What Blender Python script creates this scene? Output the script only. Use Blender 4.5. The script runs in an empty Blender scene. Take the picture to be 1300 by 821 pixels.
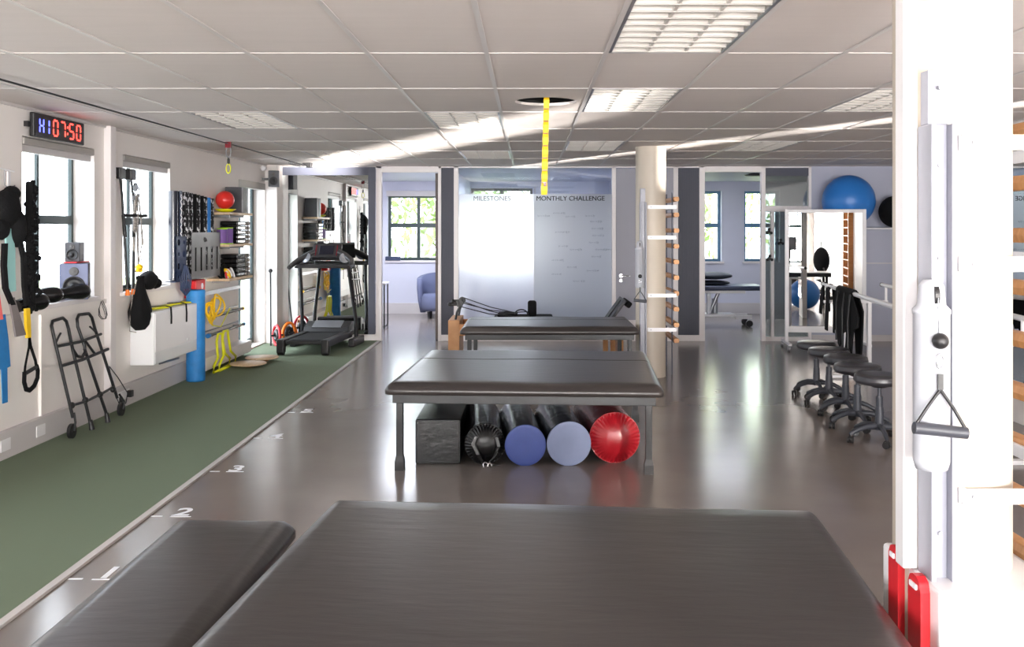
import bpy, bmesh, math, random
from math import pi, sin, cos, radians as R
from mathutils import Vector, Matrix, Euler
random.seed(7)
S = bpy.context.scene
C = S.collection
F = 1200.0
WORLD_S, SUN_UP, SUN_LOW, ROOM_E, EXPO, FILL_E, FILL_NEAR = 5.6, 27.0, 1.8, 52.0, .97, 1050.0, .38
# ------------------------------------------------------------------ materials
def lin(c):
    return tuple(((v/255)/12.92 if v/255 <= .04045 else ((v/255+.055)/1.055)**2.4) for v in c)
MATS = {}
def mat(name, rgb, rough=.5, metal=0., var=0., scale=8., bump=0., bscale=60., spec=.5, coat=0., rgb2=None, rvar=0., stretch=None, emit=0., lo=.3, hi=.7):
    m = bpy.data.materials.new(name); m.use_nodes = True
    nt = m.node_tree; b = nt.nodes['Principled BSDF']
    c = lin(rgb)
    b.inputs['Base Color'].default_value = (*c, 1)
    b.inputs['Roughness'].default_value = rough
    b.inputs['Metallic'].default_value = metal
    b.inputs['Specular IOR Level'].default_value = spec
    b.inputs['Coat Weight'].default_value = coat
    b.inputs['Coat Roughness'].default_value = .15
    if emit:
        b.inputs['Emission Color'].default_value = (*c, 1); b.inputs['Emission Strength'].default_value = emit
    tc = nt.nodes.new('ShaderNodeTexCoord')
    mp = nt.nodes.new('ShaderNodeMapping')
    nt.links.new(tc.outputs['Object'], mp.inputs['Vector'])
    if stretch: mp.inputs['Scale'].default_value = stretch
    if var or rgb2:
        n = nt.nodes.new('ShaderNodeTexNoise'); n.inputs['Scale'].default_value = scale; n.inputs['Detail'].default_value = 6
        nt.links.new(mp.outputs[0], n.inputs['Vector'])
        r = nt.nodes.new('ShaderNodeMix'); r.data_type = 'RGBA'
        if rgb2: c1, c2 = c, lin(rgb2)
        else: c1, c2 = tuple(v*(1-var) for v in c), tuple(min(1, v*(1+var)) for v in c)
        r.inputs['A'].default_value = (*c1, 1); r.inputs['B'].default_value = (*c2, 1)
        ramp = nt.nodes.new('ShaderNodeMapRange'); ramp.inputs['From Min'].default_value = lo; ramp.inputs['From Max'].default_value = hi
        nt.links.new(n.outputs['Fac'], ramp.inputs['Value'])
        nt.links.new(ramp.outputs[0], r.inputs['Factor'])
        nt.links.new(r.outputs['Result'], b.inputs['Base Color'])
        if rvar:
            rr = nt.nodes.new('ShaderNodeMapRange'); rr.inputs['To Min'].default_value = max(.02, rough-rvar); rr.inputs['To Max'].default_value = rough+rvar
            nt.links.new(n.outputs['Fac'], rr.inputs['Value']); nt.links.new(rr.outputs[0], b.inputs['Roughness'])
    if bump:
        n = nt.nodes.new('ShaderNodeTexNoise'); n.inputs['Scale'].default_value = bscale; n.inputs['Detail'].default_value = 4
        nt.links.new(mp.outputs[0], n.inputs['Vector'])
        bp = nt.nodes.new('ShaderNodeBump'); bp.inputs['Strength'].default_value = bump; bp.inputs['Distance'].default_value = .01
        nt.links.new(n.outputs['Fac'], bp.inputs['Height']); nt.links.new(bp.outputs[0], b.inputs['Normal'])
    MATS[name] = m
    return m
def glass_mat(name, tint=(1, 1, 1), rough=0., gloss=.08, diffuse=0., dcol=(1, 1, 1), refr=0.):
    """thin pane: clear (or blurred) transmission + mirror sheen + a share of milky film"""
    m = bpy.data.materials.new(name); m.use_nodes = True
    nt = m.node_tree; nt.nodes.clear()
    out = nt.nodes.new('ShaderNodeOutputMaterial')
    if refr:
        t = nt.nodes.new('ShaderNodeBsdfRefraction'); t.inputs['IOR'].default_value = 1.22; t.inputs['Roughness'].default_value = refr
    else:
        t = nt.nodes.new('ShaderNodeBsdfTransparent')
    t.inputs['Color'].default_value = (*tint, 1)
    last = t
    if diffuse:
        tr = nt.nodes.new('ShaderNodeBsdfTranslucent'); tr.inputs['Color'].default_value = (*dcol, 1)
        df = nt.nodes.new('ShaderNodeBsdfDiffuse'); df.inputs['Color'].default_value = (*dcol, 1)
        mm = nt.nodes.new('ShaderNodeMixShader'); mm.inputs[0].default_value = .5
        nt.links.new(tr.outputs[0], mm.inputs[1]); nt.links.new(df.outputs[0], mm.inputs[2])
        mx = nt.nodes.new('ShaderNodeMixShader'); mx.inputs[0].default_value = diffuse
        nt.links.new(last.outputs[0], mx.inputs[1]); nt.links.new(mm.outputs[0], mx.inputs[2]); last = mx
    g = nt.nodes.new('ShaderNodeBsdfGlossy'); g.inputs['Roughness'].default_value = rough
    lw = nt.nodes.new('ShaderNodeLayerWeight'); lw.inputs['Blend'].default_value = gloss
    ma = nt.nodes.new('ShaderNodeMath'); ma.operation = 'ADD'; ma.use_clamp = True; ma.inputs[1].default_value = gloss
    nt.links.new(lw.outputs['Fresnel'], ma.inputs[0])
    mx2 = nt.nodes.new('ShaderNodeMixShader'); nt.links.new(ma.outputs[0], mx2.inputs[0])
    nt.links.new(last.outputs[0], mx2.inputs[1]); nt.links.new(g.outputs[0], mx2.inputs[2])
    nt.links.new(mx2.outputs[0], out.inputs['Surface'])
    MATS[name] = m
    return m
M = MATS
mat('wall_white', (242, 236, 232), .6, var=.015, scale=3, bump=.05, bscale=90)
mat('wall_grey', (178, 180, 196), .6, var=.02, scale=3)
mat('room_wall', (206, 208, 222), .6, var=.02, scale=3)
mat('trim_white', (234, 228, 228), .4)
mat('trim_grey', (205, 200, 200), .45)
mat('ceiling_tile', (212, 203, 199), .7, var=.02, scale=6, bump=.25, bscale=180, stretch=(.3, 2.5, 1))
mat('ceiling_bar', (208, 202, 200), .4)
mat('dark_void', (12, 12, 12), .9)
mat('dark_panel', (70, 72, 86), .55, var=.03)
mat('door_grey', (160, 160, 172), .5)
mat('floor', (120, 111, 106), .19, rgb2=(132, 123, 117), scale=1.5, spec=.55)
mat('turf', (124, 140, 118), .95, rgb2=(156, 168, 144), scale=420, bump=1., bscale=600, spec=.1)
mat('edge_strip', (190, 184, 180), .45)
mat('paint_white', (236, 236, 240), .5)
mat('window_green', (38, 56, 56), .4)
mat('window_blue', (92, 130, 160), .4)
mat('door_brown', (84, 72, 68), .5)
mat('blind', (168, 163, 158), .6)
mat('vinyl', (54, 49, 48), .31, var=.10, scale=3, bump=.12, bscale=10, stretch=(.6, 2.4, 1), spec=.5)
mat('vinyl_edge', (52, 50, 54), .32, var=.1)
mat('vinyl_black', (13, 13, 15), .27, bump=.35, bscale=9, spec=.45, stretch=(1, .4, 1))
mat('vinyl_navy', (24, 26, 40), .25, bump=.3, bscale=12, spec=.6)
mat('vinyl_blue', (50, 70, 140), .4, var=.1, bump=.15, bscale=14)
mat('vinyl_slate', (118, 128, 160), .5, var=.06, bump=.1, bscale=14)
mat('vinyl_red', (152, 18, 30), .3, var=.12, scale=5, bump=.25, bscale=14, spec=.6)
mat('vinyl_maroon', (120, 28, 38), .25, var=.2, bump=.4, bscale=9, spec=.6)
mat('black_metal', (22, 22, 25), .42)
mat('black_plastic', (30, 29, 31), .42)
mat('soft_black', (17, 17, 19), .85, spec=.2, bump=.3, bscale=60)
mat('stool_grey', (58, 60, 68), .45)
mat('chrome', (215, 215, 220), .18, metal=1.)
mat('steel', (150, 150, 154), .35, metal=.8)
mat('cable', (26, 26, 28), .5)
mat('white_metal', (236, 234, 236), .35)
mat('column_cream', (192, 181, 167), .45)
mat('rail_grey', (150, 151, 162), .35)
mat('cylinder_white', (184, 186, 194), .3)
mat('white_plastic', (240, 238, 240), .3)
mat('offwhite_panel', (226, 226, 228), .4)
mat('wood', (214, 150, 90), .45, rgb2=(196, 126, 66), scale=9, stretch=(1, 1, 8))
mat('wood_pale', (214, 188, 156), .5, rgb2=(200, 170, 136), scale=9, stretch=(6, 1, 1))
mat('wood_orange', (208, 152, 98), .45, rgb2=(190, 132, 78), scale=7, stretch=(1, 8, 1))
mat('yellow', (246, 200, 20), .5)
mat('yellow_green', (226, 226, 20), .45)
mat('lime', (160, 210, 40), .5)
mat('orange', (238, 120, 30), .5)
mat('red', (205, 30, 40), .45)
mat('red_ball', (226, 50, 44), .32)
mat('pink', (236, 110, 110), .6)
mat('teal', (146, 192, 192), .6)
mat('blue', (26, 116, 196), .5, var=.1, scale=20)
mat('foam_blue', (34, 118, 184), .6, var=.1, scale=14, bump=.2, bscale=30)
mat('gym_ball', (44, 120, 200), .38)
mat('purple', (112, 78, 148), .6)
mat('navy', (42, 54, 84), .45, var=.1)
mat('speaker_blue', (88, 96, 130), .4)
mat('speaker_grey', (70, 70, 76), .5)
mat('holder_grey', (86, 84, 84), .45, var=.05)
mat('speckle', (16, 16, 20), .6, rgb2=(205, 205, 210), scale=46, stretch=(1, 1, .5), lo=.53, hi=.60, spec=.3)
mat('fabric_grey', (120, 112, 112), .9)
mat('upholstery', (98, 104, 132), .85, bump=.2, bscale=90)
mat('couch_blue', (46, 56, 84), .45)
mat('pillow', (36, 42, 54), .6)
mat('silver', (150, 152, 158), .3, metal=.6)
mat('screen', (24, 24, 34), .15)
mat('louvre', (222, 218, 212), .35)
mat('louvre_steel', (150, 150, 160), .3, metal=.7)
mat('rope', (176, 166, 156), .8, rgb2=(90, 88, 90), scale=70)
mat('ledge', (190, 184, 182), .5)
mat('bark', (176, 170, 158), .9, var=.3)
mat('leaf', (106, 138, 74), .7, rgb2=(150, 160, 96), scale=3)
mat('outside', (150, 160, 120), .9)
mat('led_red', (255, 60, 50), .5, emit=3.)
mat('led_blue', (90, 100, 255), .5, emit=2.2)
mat('black_letter', (30, 30, 34), .5)
mat('pen', (120, 128, 140), .6)
glass_mat('pane', gloss=.04)
glass_mat('clear_partition', tint=(.82, .86, .88), gloss=.10)
glass_mat('cabinet_glass', tint=(.55, .6, .6), gloss=.16, rough=.02, diffuse=.25, dcol=(.42, .45, .45))
glass_mat('frosted', tint=(.94, .95, .97), gloss=.05, rough=.10, diffuse=.4, dcol=(.72, .75, .80), refr=.55)
glass_mat('frosted_dull', tint=(.72, .74, .76), gloss=.012, rough=.2, diffuse=.6, dcol=(.60, .63, .66), refr=.6)
mm = mat('mirror', (240, 244, 244), .0, metal=1.)
# ------------------------------------------------------------------ mesh builder
class MB:
    def __init__(s): s.v, s.f, s.sm, s.mi, s.cur = [], [], [], [], 0
    def m(s, i): s.cur = i; return s
    def add(s, vs, fs, smooth=False, mx=None):
        b = len(s.v)
        s.v += [mx @ Vector(v) if mx else Vector(v) for v in vs]
        s.f += [tuple(b+i for i in f) for f in fs]
        s.sm += [smooth]*len(fs); s.mi += [s.cur]*len(fs)
        return s
    def box(s, x0, x1, y0, y1, z0, z1, mx=None):
        vs = [(x, y, z) for z in (z0, z1) for y in (y0, y1) for x in (x0, x1)]
        return s.add(vs, [(0, 2, 3, 1), (4, 5, 7, 6), (0, 1, 5, 4), (2, 6, 7, 3), (0, 4, 6, 2), (1, 3, 7, 5)], False, mx)
    def cyl(s, p0, p1, r0, r1=None, n=16, caps=True, smooth=True):
        r1 = r0 if r1 is None else r1
        p0, p1 = Vector(p0), Vector(p1); d = (p1-p0)
        if d.length < 1e-9: return s
        q = d.to_track_quat('Z', 'Y').to_matrix()
        vs = []
        for p, r in ((p0, r0), (p1, r1)):
            for i in range(n):
                a = 2*pi*i/n; vs.append(p + q @ Vector((r*cos(a), r*sin(a), 0)))
        s.add(vs, [(i, (i+1) % n, n+(i+1) % n, n+i) for i in range(n)], smooth)
        if caps:
            s.add(vs[:n], [tuple(reversed(range(n)))]); s.add(vs[n:], [tuple(range(n))])
        return s
    def tube(s, pts, r, n=8, closed=False, caps=True, flat=None):
        pts = [Vector(p) for p in pts]; N = len(pts); vs = []
        up = None
        for i, p in enumerate(pts):
            if closed: t = pts[(i+1) % N]-pts[i-1]
            else: t = pts[min(i+1, N-1)]-pts[max(i-1, 0)]
            t.normalize()
            if up is None:
                up = Vector((0, 0, 1)) if abs(t.z) < .9 else Vector((1, 0, 0))
            a = (up - t*up.dot(t))
            if a.length < 1e-5: a = t.orthogonal()
            a.normalize(); b = t.cross(a); up = a
            rr = r[i] if isinstance(r, (list, tuple)) else r
            for k in range(n):
                an = 2*pi*k/n
                vs.append(p + a*(rr*cos(an)) + b*(rr*sin(an)*(flat or 1)))
        fs = []
        for i in range(N if closed else N-1):
            j = (i+1) % N
            for k in range(n):
                fs.append((i*n+k, i*n+(k+1) % n, j*n+(k+1) % n, j*n+k))
        s.add(vs, fs, True)
        if not closed and caps:
            s.add(vs[:n], [tuple(reversed(range(n)))]); s.add(vs[-n:], [tuple(range(n))])
        return s
    def ribbon(s, pts, w, t, wd):
        """a flat strap of width w along direction wd, thickness t, following pts"""
        pts = [Vector(p) for p in pts]; wd = Vector(wd).normalized(); vs = []; N = len(pts)
        for i, p in enumerate(pts):
            tg = (pts[min(i+1, N-1)]-pts[max(i-1, 0)]).normalized(); nn = tg.cross(wd).normalized()
            ww = w[i] if isinstance(w, (list, tuple)) else w
            for a, b in ((-1, -1), (1, -1), (1, 1), (-1, 1)): vs.append(p + wd*(a*ww/2) + nn*(b*t/2))
        fs = [(0, 1, 2, 3), tuple((N-1)*4+k for k in (3, 2, 1, 0))]
        for i in range(N-1):
            for k in range(4): fs.append((i*4+k, i*4+(k+1) % 4, i*4+4+(k+1) % 4, i*4+4+k))
        return s.add(vs, fs)
    def lathe(s, prof, c=(0, 0, 0), n=24, mx=None, smooth=True):
        vs = []; c = Vector(c)
        for r, z in prof:
            for i in range(n):
                a = 2*pi*i/n; vs.append(Vector((r*cos(a), r*sin(a), z)))
        fs = [(j*n+i, j*n+(i+1) % n, (j+1)*n+(i+1) % n, (j+1)*n+i) for j in range(len(prof)-1) for i in range(n)]
        fs.append(tuple(reversed(range(n)))); fs.append(tuple(range((len(prof)-1)*n, len(prof)*n)))
        mt = Matrix.Translation(c) @ (mx.to_4x4() if mx else Matrix.Identity(4))
        return s.add(vs, fs, smooth, mt)
    def ball(s, c, r, sx=1, sy=1, sz=1, n=20, m=12, rot=None, wob=0):
        prof = []
        vs = []; c = Vector(c)
        q = rot.to_matrix() if rot else Matrix.Identity(3)
        vs.append(c+q @ Vector((0, 0, -r*sz)))
        for j in range(1, m):
            ph = -pi/2+pi*j/m
            for i in range(n):
                a = 2*pi*i/n; k = 1+(random.uniform(-wob, wob) if wob else 0)
                vs.append(c+q @ Vector((r*sx*cos(ph)*cos(a)*k, r*sy*cos(ph)*sin(a)*k, r*sz*sin(ph)*k)))
        vs.append(c+q @ Vector((0, 0, r*sz)))
        L = len(vs)-1
        fs = [(0, 1+(i+1) % n, 1+i) for i in range(n)]
        for j in range(m-2):
            for i in range(n):
                a = 1+j*n; fs.append((a+i, a+(i+1) % n, a+n+(i+1) % n, a+n+i))
        fs += [(1+(m-2)*n+i, 1+(m-2)*n+(i+1) % n, L) for i in range(n)]
        return s.add(vs, fs, True)
    def torus(s, c, r, t, q=None, n=24, k=8, a0=0, a1=2*pi, sx=1, sz=1):
        q = q.to_matrix() if q else Matrix.Identity(3)
        full = abs(a1-a0-2*pi) < 1e-6
        N = n if full else n+1
        pts = [Vector(c)+q @ Vector((sx*r*cos(a0+(a1-a0)*i/n), sz*r*sin(a0+(a1-a0)*i/n), 0)) for i in range(N)]
        return s.tube(pts, t, k, closed=full)
    def prism(s, poly, axis, a, b, smooth=False):
        """poly: 2D outline; axis 'x','y','z' normal; extruded a..b. 2D coords are the other axes in order"""
        n = len(poly)
        def mk(p, h): return {'x': (h, p[0], p[1]), 'y': (p[0], h, p[1]), 'z': (p[0], p[1], h)}[axis]
        vs = [mk(p, a) for p in poly]+[mk(p, b) for p in poly]
        s.add(vs, [tuple(range(n)), tuple(reversed(range(n, 2*n)))])
        s.add(vs, [(i, n+i, n+(i+1) % n, (i+1) % n) for i in range(n)], smooth)
        return s
ORG = {}
def link(name, me, parent=None):
    o = bpy.data.objects.new(name, me); C.objects.link(o)
    if parent: o.parent = parent
    return o
def obj(name, mb, m, parent=None, label=None, cat=None, group=None, kind=None, bev=0, seg=2, sub=0, local=False):
    """one mesh object; verts in world coordinates (turned local to the parent's Empty) unless local"""
    if parent is not None:
        org = Vector((0, 0, 0)) if local else ORG[parent.name]
    else:
        if local: org = Vector((0, 0, 0))
        else:
            xs, ys, zs = zip(*mb.v); org = Vector(((min(xs)+max(xs))/2, (min(ys)+max(ys))/2, min(zs)))
    me = bpy.data.meshes.new(name)
    me.from_pydata([tuple(v-org) for v in mb.v], [], mb.f)
    ms = m if isinstance(m, (list, tuple)) else [m]
    for k in ms: me.materials.append(MATS[k])
    for p, sm, i in zip(me.polygons, mb.sm, mb.mi): p.use_smooth = sm; p.material_index = min(i, len(ms)-1)
    bm = bmesh.new(); bm.from_mesh(me); bmesh.ops.recalc_face_normals(bm, faces=bm.faces); bm.to_mesh(me); bm.free()
    o = link(name, me, parent)
    if parent is None: o.location = org
    ORG[o.name] = org
    if bev:
        b = o.modifiers.new('Bevel', 'BEVEL'); b.width = bev; b.segments = seg; b.limit_method = 'ANGLE'; b.angle_limit = R(40)
    if sub:
        b = o.modifiers.new('Subdivision', 'SUBSURF'); b.levels = sub; b.render_levels = sub
    tag(o, label, cat, group, kind)
    return o
def tag(o, label=None, cat=None, group=None, kind=None):
    if label: o['label'] = label
    if cat: o['category'] = cat
    if group: o['group'] = group
    if kind: o['kind'] = kind
    return o
def thing(name, label, cat, loc=(0, 0, 0), group=None, local=False, kind=None):
    """an Empty at the thing's base; parts follow with parent=it"""
    o = bpy.data.objects.new(name, None); C.objects.link(o); o.location = loc; o.empty_display_size = .1
    ORG[o.name] = Vector((0, 0, 0)) if local else Vector(loc)
    return tag(o, label, cat, group, kind)
def copy_tree(o, parent=None):
    c = o.copy(); C.objects.link(c); c.parent = parent
    for ch in [x for x in bpy.data.objects if x.parent == o]: copy_tree(ch, c)
    return c
def struct(name, mb, m, parent=None, **k):
    return obj(name, mb, m, parent, kind=None if parent else 'structure', **k)
def text(body, name, size, loc, rot, m, ext=.0005, parent=None, align='LEFT', bold=0., dbl=0, label=None, cat=None, kind=None, sx=1.):
    cu = bpy.data.curves.new(name, 'FONT'); cu.body = body; cu.size = size; cu.extrude = ext; cu.align_x = align; cu.offset = bold
    o = bpy.data.objects.new(name, cu); C.objects.link(o); cu.materials.append(MATS[m])
    dg = bpy.context.evaluated_depsgraph_get()
    me = bpy.data.meshes.new_from_object(o.evaluated_get(dg)); bpy.data.objects.remove(o)
    if dbl:
        bm = bmesh.new(); bm.from_mesh(me); bm.from_mesh(me); h = len(bm.verts)//2; bm.verts.ensure_lookup_table()
        for v in bm.verts[h:]: v.co.x += dbl; v.co.y += dbl*.4
        bm.to_mesh(me); bm.free()
    if sx != 1:
        for v in me.vertices: v.co.x *= sx
    me.materials.clear(); me.materials.append(MATS[m])
    o = link(name, me, parent); o.location = Vector(loc)-(ORG[parent.name] if parent else Vector((0, 0, 0))); o.rotation_euler = rot
    return tag(o, label, cat, None, kind)
def arc(c, r, a0, a1, n, plane='xz', ry=None):
    out = []
    for i in range(n+1):
        a = a0+(a1-a0)*i/n; u, v = r*cos(a), (ry or r)*sin(a)
        out.append({'xz': (c[0]+u, c[1], c[2]+v), 'xy': (c[0]+u, c[1]+v, c[2]), 'yz': (c[0], c[1]+u, c[2]+v)}[plane])
    return out
def zv(py, Y): return 1.6-(py-290)/F*Y
def xv(px, Y): return (px-672)/F*Y
# ------------------------------------------------------------------ room constants
XL, XR, YN, YB, H = -3.66, 5.3, -3.2, 13.43, 2.484
YF, PH = 17.8, 2.9            # far wall of the rooms behind; height of the slab above the ceiling
def wall_x(name, x0, x1, y0, y1, z1, openings, m='wall_white', parent=None):
    """wall in the YZ plane between x0..x1 with rectangular openings (ya,yb,za,zb)"""
    w = MB(); ys = y0
    for ya, yb, za, zb in sorted(openings):
        w.box(x0, x1, ys, ya, 0, z1)
        if za > 0: w.box(x0, x1, ya, yb, 0, za)
        w.box(x0, x1, ya, yb, zb, z1); ys = yb
    w.box(x0, x1, ys, y1, 0, z1)
    return struct(name, w, m, parent)
def wall_y(name, y0, y1, x0, x1, z1, openings, m='wall_white', parent=None):
    w = MB(); xs = x0
    for xa, xb, za, zb in sorted(openings):
        w.box(xs, xa, y0, y1, 0, z1)
        if za > 0: w.box(xa, xb, y0, y1, 0, za)
        w.box(xa, xb, y0, y1, zb, z1); xs = xb
    w.box(xs, x1, y0, y1, 0, z1)
    return struct(name, w, m, parent)
# floor, turf
struct('floor', MB().box(XL-.3, XR+.3, YN-.3, YF+.3, -.1, 0), 'floor')
struct('floor_turf', MB().box(XL, -2.15, YN, YB-.005, 0, .012), 'turf')
struct('trim_1', MB().box(-2.15, -2.112, YN, YB-.005, 0, .014), 'edge_strip')
LWIN = [(2.9, 4.0, 1.03, 2.27), (4.85, 5.97, 1.03, 2.27), (6.82, 7.95, 1.03, 2.27), (8.51, 9.63, 1.03, 2.27), (11.9, 13.08, .03, 2.22)]
wall_x('wall_left', XL-.24, XL, YN, YF, PH, LWIN)
RWIN = [(-2.85, -1.0, .12, 1.25), (2.7, 3.75, 1.03, 2.2)]
wall_x('wall_right', XR, XR+.24, YN, YF, PH, RWIN)
NWIN = [(-3.0, -1.0, .6, 2.25), (-.2, 2.0, .6, 2.25), (2.9, 4.9, .6, 2.25)]
wall_y('wall_near', YN-.24, YN, XL-.24, XR+.24, PH, NWIN)
FWIN = [(-2.67, -1.53, 1.0, 2.23), (-1.1, .06, .85, 2.36), (2.95, 3.62, .98, 2.31), (4.05, 4.72, .98, 2.31)]
wall_y('wall_far', YF, YF+.24, XL-.24, XR+.24, PH, FWIN, 'room_wall')
struct('wall_between_rooms', MB().box(-1.21, -1.12, YB+.12, YF, 0, H), 'room_wall')
struct('wall_beside_treatment_room', MB().box(1.5, 1.6, YB+.12, YF, 0, H), 'room_wall')
# ------------------------------------------------------------------ ceiling
XG0, XG1, YG0 = .385, .6, 3.557
cols = [XG0+.6*i for i in range(-7, 9)]
rows = [YG0+1.2*j for j in range(-5, 9)]
LIGHTS = [(0, 3.557), (0, 5.957), (-2, 7.157), (-2, 10.757), (0, 9.557), (-5, 7.157), (-5, 10.757), (3, 5.957), (3, 9.557), (3, 2.357), (-3, 1.157), (0, 1.157)]
lightcells = {(i, round(y, 3)) for i, y in LIGHTS}
ce = MB(); HC = Vector((.115, 6.59)); HRAD = .215
for i in range(-7, 9):
    x0 = XG0+.6*i; x1 = x0+.6
    for j in range(-5, 9):
        y0 = YG0+1.2*j; y1 = y0+1.2
        if (i, round(y0, 3)) in lightcells: continue
        a, b, c, d = max(x0, XL), min(x1, XR), max(y0, YN), min(y1, YB)
        if b <= a or d <= c: continue
        if x0 < HC.x < x1 and y0 < HC.y < y1:
            n = 48; ring = [(HC.x+HRAD*cos(2*pi*k/n)*(1+.01*sin(9*k)), HC.y+HRAD*sin(2*pi*k/n)*(1+.012*sin(7*k))) for k in range(n)]
            outer = []
            for k in range(n):
                dx, dy = cos(2*pi*k/n), sin(2*pi*k/n)
                tx = ((b if dx > 0 else a)-HC.x)/dx if abs(dx) > 1e-6 else 1e9
                ty = ((d if dy > 0 else c)-HC.y)/dy if abs(dy) > 1e-6 else 1e9
                t = min(tx, ty); outer.append((HC.x+dx*t, HC.y+dy*t))
            vs = [(x, y, H) for x, y in ring]+[(x, y, H) for x, y in outer]+[(x, y, H+.018) for x, y in ring]
            ce.add(vs, [(k, (k+1) % n, n+(k+1) % n, n+k) for k in range(n)]+[(k, 2*n+k, 2*n+(k+1) % n, (k+1) % n) for k in range(n)])
            for cx, cy in ((a, c), (b, c), (b, d), (a, d)):     # corner slivers outside the fan
                k0 = min(range(n), key=lambda k: (outer[k][0]-cx)**2+(outer[k][1]-cy)**2)
                for k in (k0-1, k0): ce.add([(*outer[k % n], H), (*outer[(k+1) % n], H), (cx, cy, H)], [(0, 1, 2)])
        else:
            ce.box(a, b, c, d, H, H+.018)
struct('ceiling', ce, 'ceiling_tile')
g = MB()
for x in cols:
    if XL+.02 < x < XR: g.box(x-.012, x+.012, YN, YB, H-.004, H+.03)
for y in rows:
    if YN < y < YB: g.box(XL, XR, y-.004, y+.004, H-.003, H+.02)
struct('ceiling_grid', g, 'ceiling_bar')
g = MB().box(XL, XL+.02, YN, YB, H-.02, H).box(XR-.02, XR, YN, YB, H-.02, H)
struct('ceiling_edge_trim', g, 'ceiling_bar')
struct('ceiling_slab', MB().box(XL-.3, XR+.3, YN-.3, YF+.3, PH, PH+.1), 'dark_void')
struct('ceiling_rear_rooms', MB().box(XL, XR, YB+.12, YF, H, H+.05), 'wall_grey')
# black box added over the hole; the void's shade is put into its colour
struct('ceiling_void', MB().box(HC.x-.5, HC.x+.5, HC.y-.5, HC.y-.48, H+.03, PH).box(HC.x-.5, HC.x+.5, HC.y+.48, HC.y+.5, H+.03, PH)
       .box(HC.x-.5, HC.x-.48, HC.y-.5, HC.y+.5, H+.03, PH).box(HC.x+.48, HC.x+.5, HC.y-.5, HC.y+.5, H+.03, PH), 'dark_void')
def ceiling_light(i, y0, label):
    x0 = XG0+.6*i+.014; x1 = x0+.572; y0 += .008; y1 = y0+1.184
    t = thing('ceiling_light', label, 'ceiling light', ((x0+x1)/2, (y0+y1)/2, H-.0), 'louvred lights set in the tiled ceiling')
    h = MB().box(x0, x1, y0, y1, H+.085, H+.09).box(x0, x0+.006, y0, y1, H, H+.085).box(x1-.006, x1, y0, y1, H, H+.085).box(x0, x1, y0, y0+.006, H, H+.085).box(x0, x1, y1-.006, y1, H, H+.085)
    obj('housing', h, 'louvre', t)
    fr = MB().box(x0, x0+.014, y0, y1, H-.003, H+.002).box(x1-.014, x1, y0, y1, H-.003, H+.002).box(x0, x1, y0, y0+.014, H-.003, H+.002).box(x0, x1, y1-.014, y1, H-.003, H+.002)
    obj('rim', fr, 'louvre_steel', t)
    w = (x1-x0)/3; lv = MB()
    for k in range(4):
        xx = x0+w*k
        if k in (0, 3): continue
        lv.add([(xx-.007, y0+.01, H+.0), (xx+.007, y0+.01, H), (xx, y0+.01, H+.055), (xx-.007, y1-.01, H), (xx+.007, y1-.01, H), (xx, y1-.01, H+.055)],
               [(0, 1, 2), (3, 5, 4), (0, 3, 4, 1), (1, 4, 5, 2), (2, 5, 3, 0)])
    nb = 10
    for q in range(nb):
        yy = y0+.03+(y1-y0-.06)*q/(nb-1)
        lv.add([(x0+.012, yy+.006, H+.002), (x1-.012, yy+.006, H+.002), (x1-.012, yy-.022, H+.046), (x0+.012, yy-.022, H+.046),
                (x0+.012, yy+.010, H+.002), (x1-.012, yy+.010, H+.002), (x1-.012, yy-.010, H+.046), (x0+.012, yy-.010, H+.046)],
               [(0, 1, 2, 3), (7, 6, 5, 4), (0, 4, 5, 1), (3, 2, 6, 7)])
    for q in range(nb):
        yy = y0+.03+(y1-y0-.06)*q/(nb-1); lv.m(1).box(x0+.012, x1-.012, yy+.002, yy+.012, H-.004, H+.004)  # darker lower edges stand in for the shaded gaps between blades
    obj('louvre', lv, ['louvre', 'blind'], t)
    for k in range(3):
        xc = x0+w*(k+.5)
        obj('lamp_tube', MB().cyl((xc, y0+.03, H+.065), (xc, y1-.03, H+.065), .013, n=10), 'white_plastic', t)
LL = {0: 'largest louvred ceiling light, cut off by the top edge of the photo', 1: 'bright louvred ceiling light just right of the round hole',
      2: 'louvred ceiling light just left of the round hole and yellow strap', 3: 'thin louvred ceiling light above the milestones whiteboard glass',
      4: 'louvred ceiling light between yellow strap and the far white column', 5: 'louvred ceiling light on the left nearest the second window',
      6: 'louvred ceiling light just in front of the large wall mirror', 7: 'louvred ceiling light cut off by the near white column',
      8: 'louvred ceiling light far on the right above the stools', 9: 'louvred ceiling light overhead near the right windows',
      10: 'louvred ceiling light above the turf near the entrance', 11: 'louvred ceiling light overhead behind the camera row'}
for k, (i, y) in enumerate(LIGHTS):
    if k < 9: ceiling_light(i, y, LL[k])
    else:
        x0 = XG0+.6*i; struct('ceiling_patch', MB().box(x0, x0+.6, y, y+1.2, H, H+.018), 'ceiling_tile')
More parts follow.
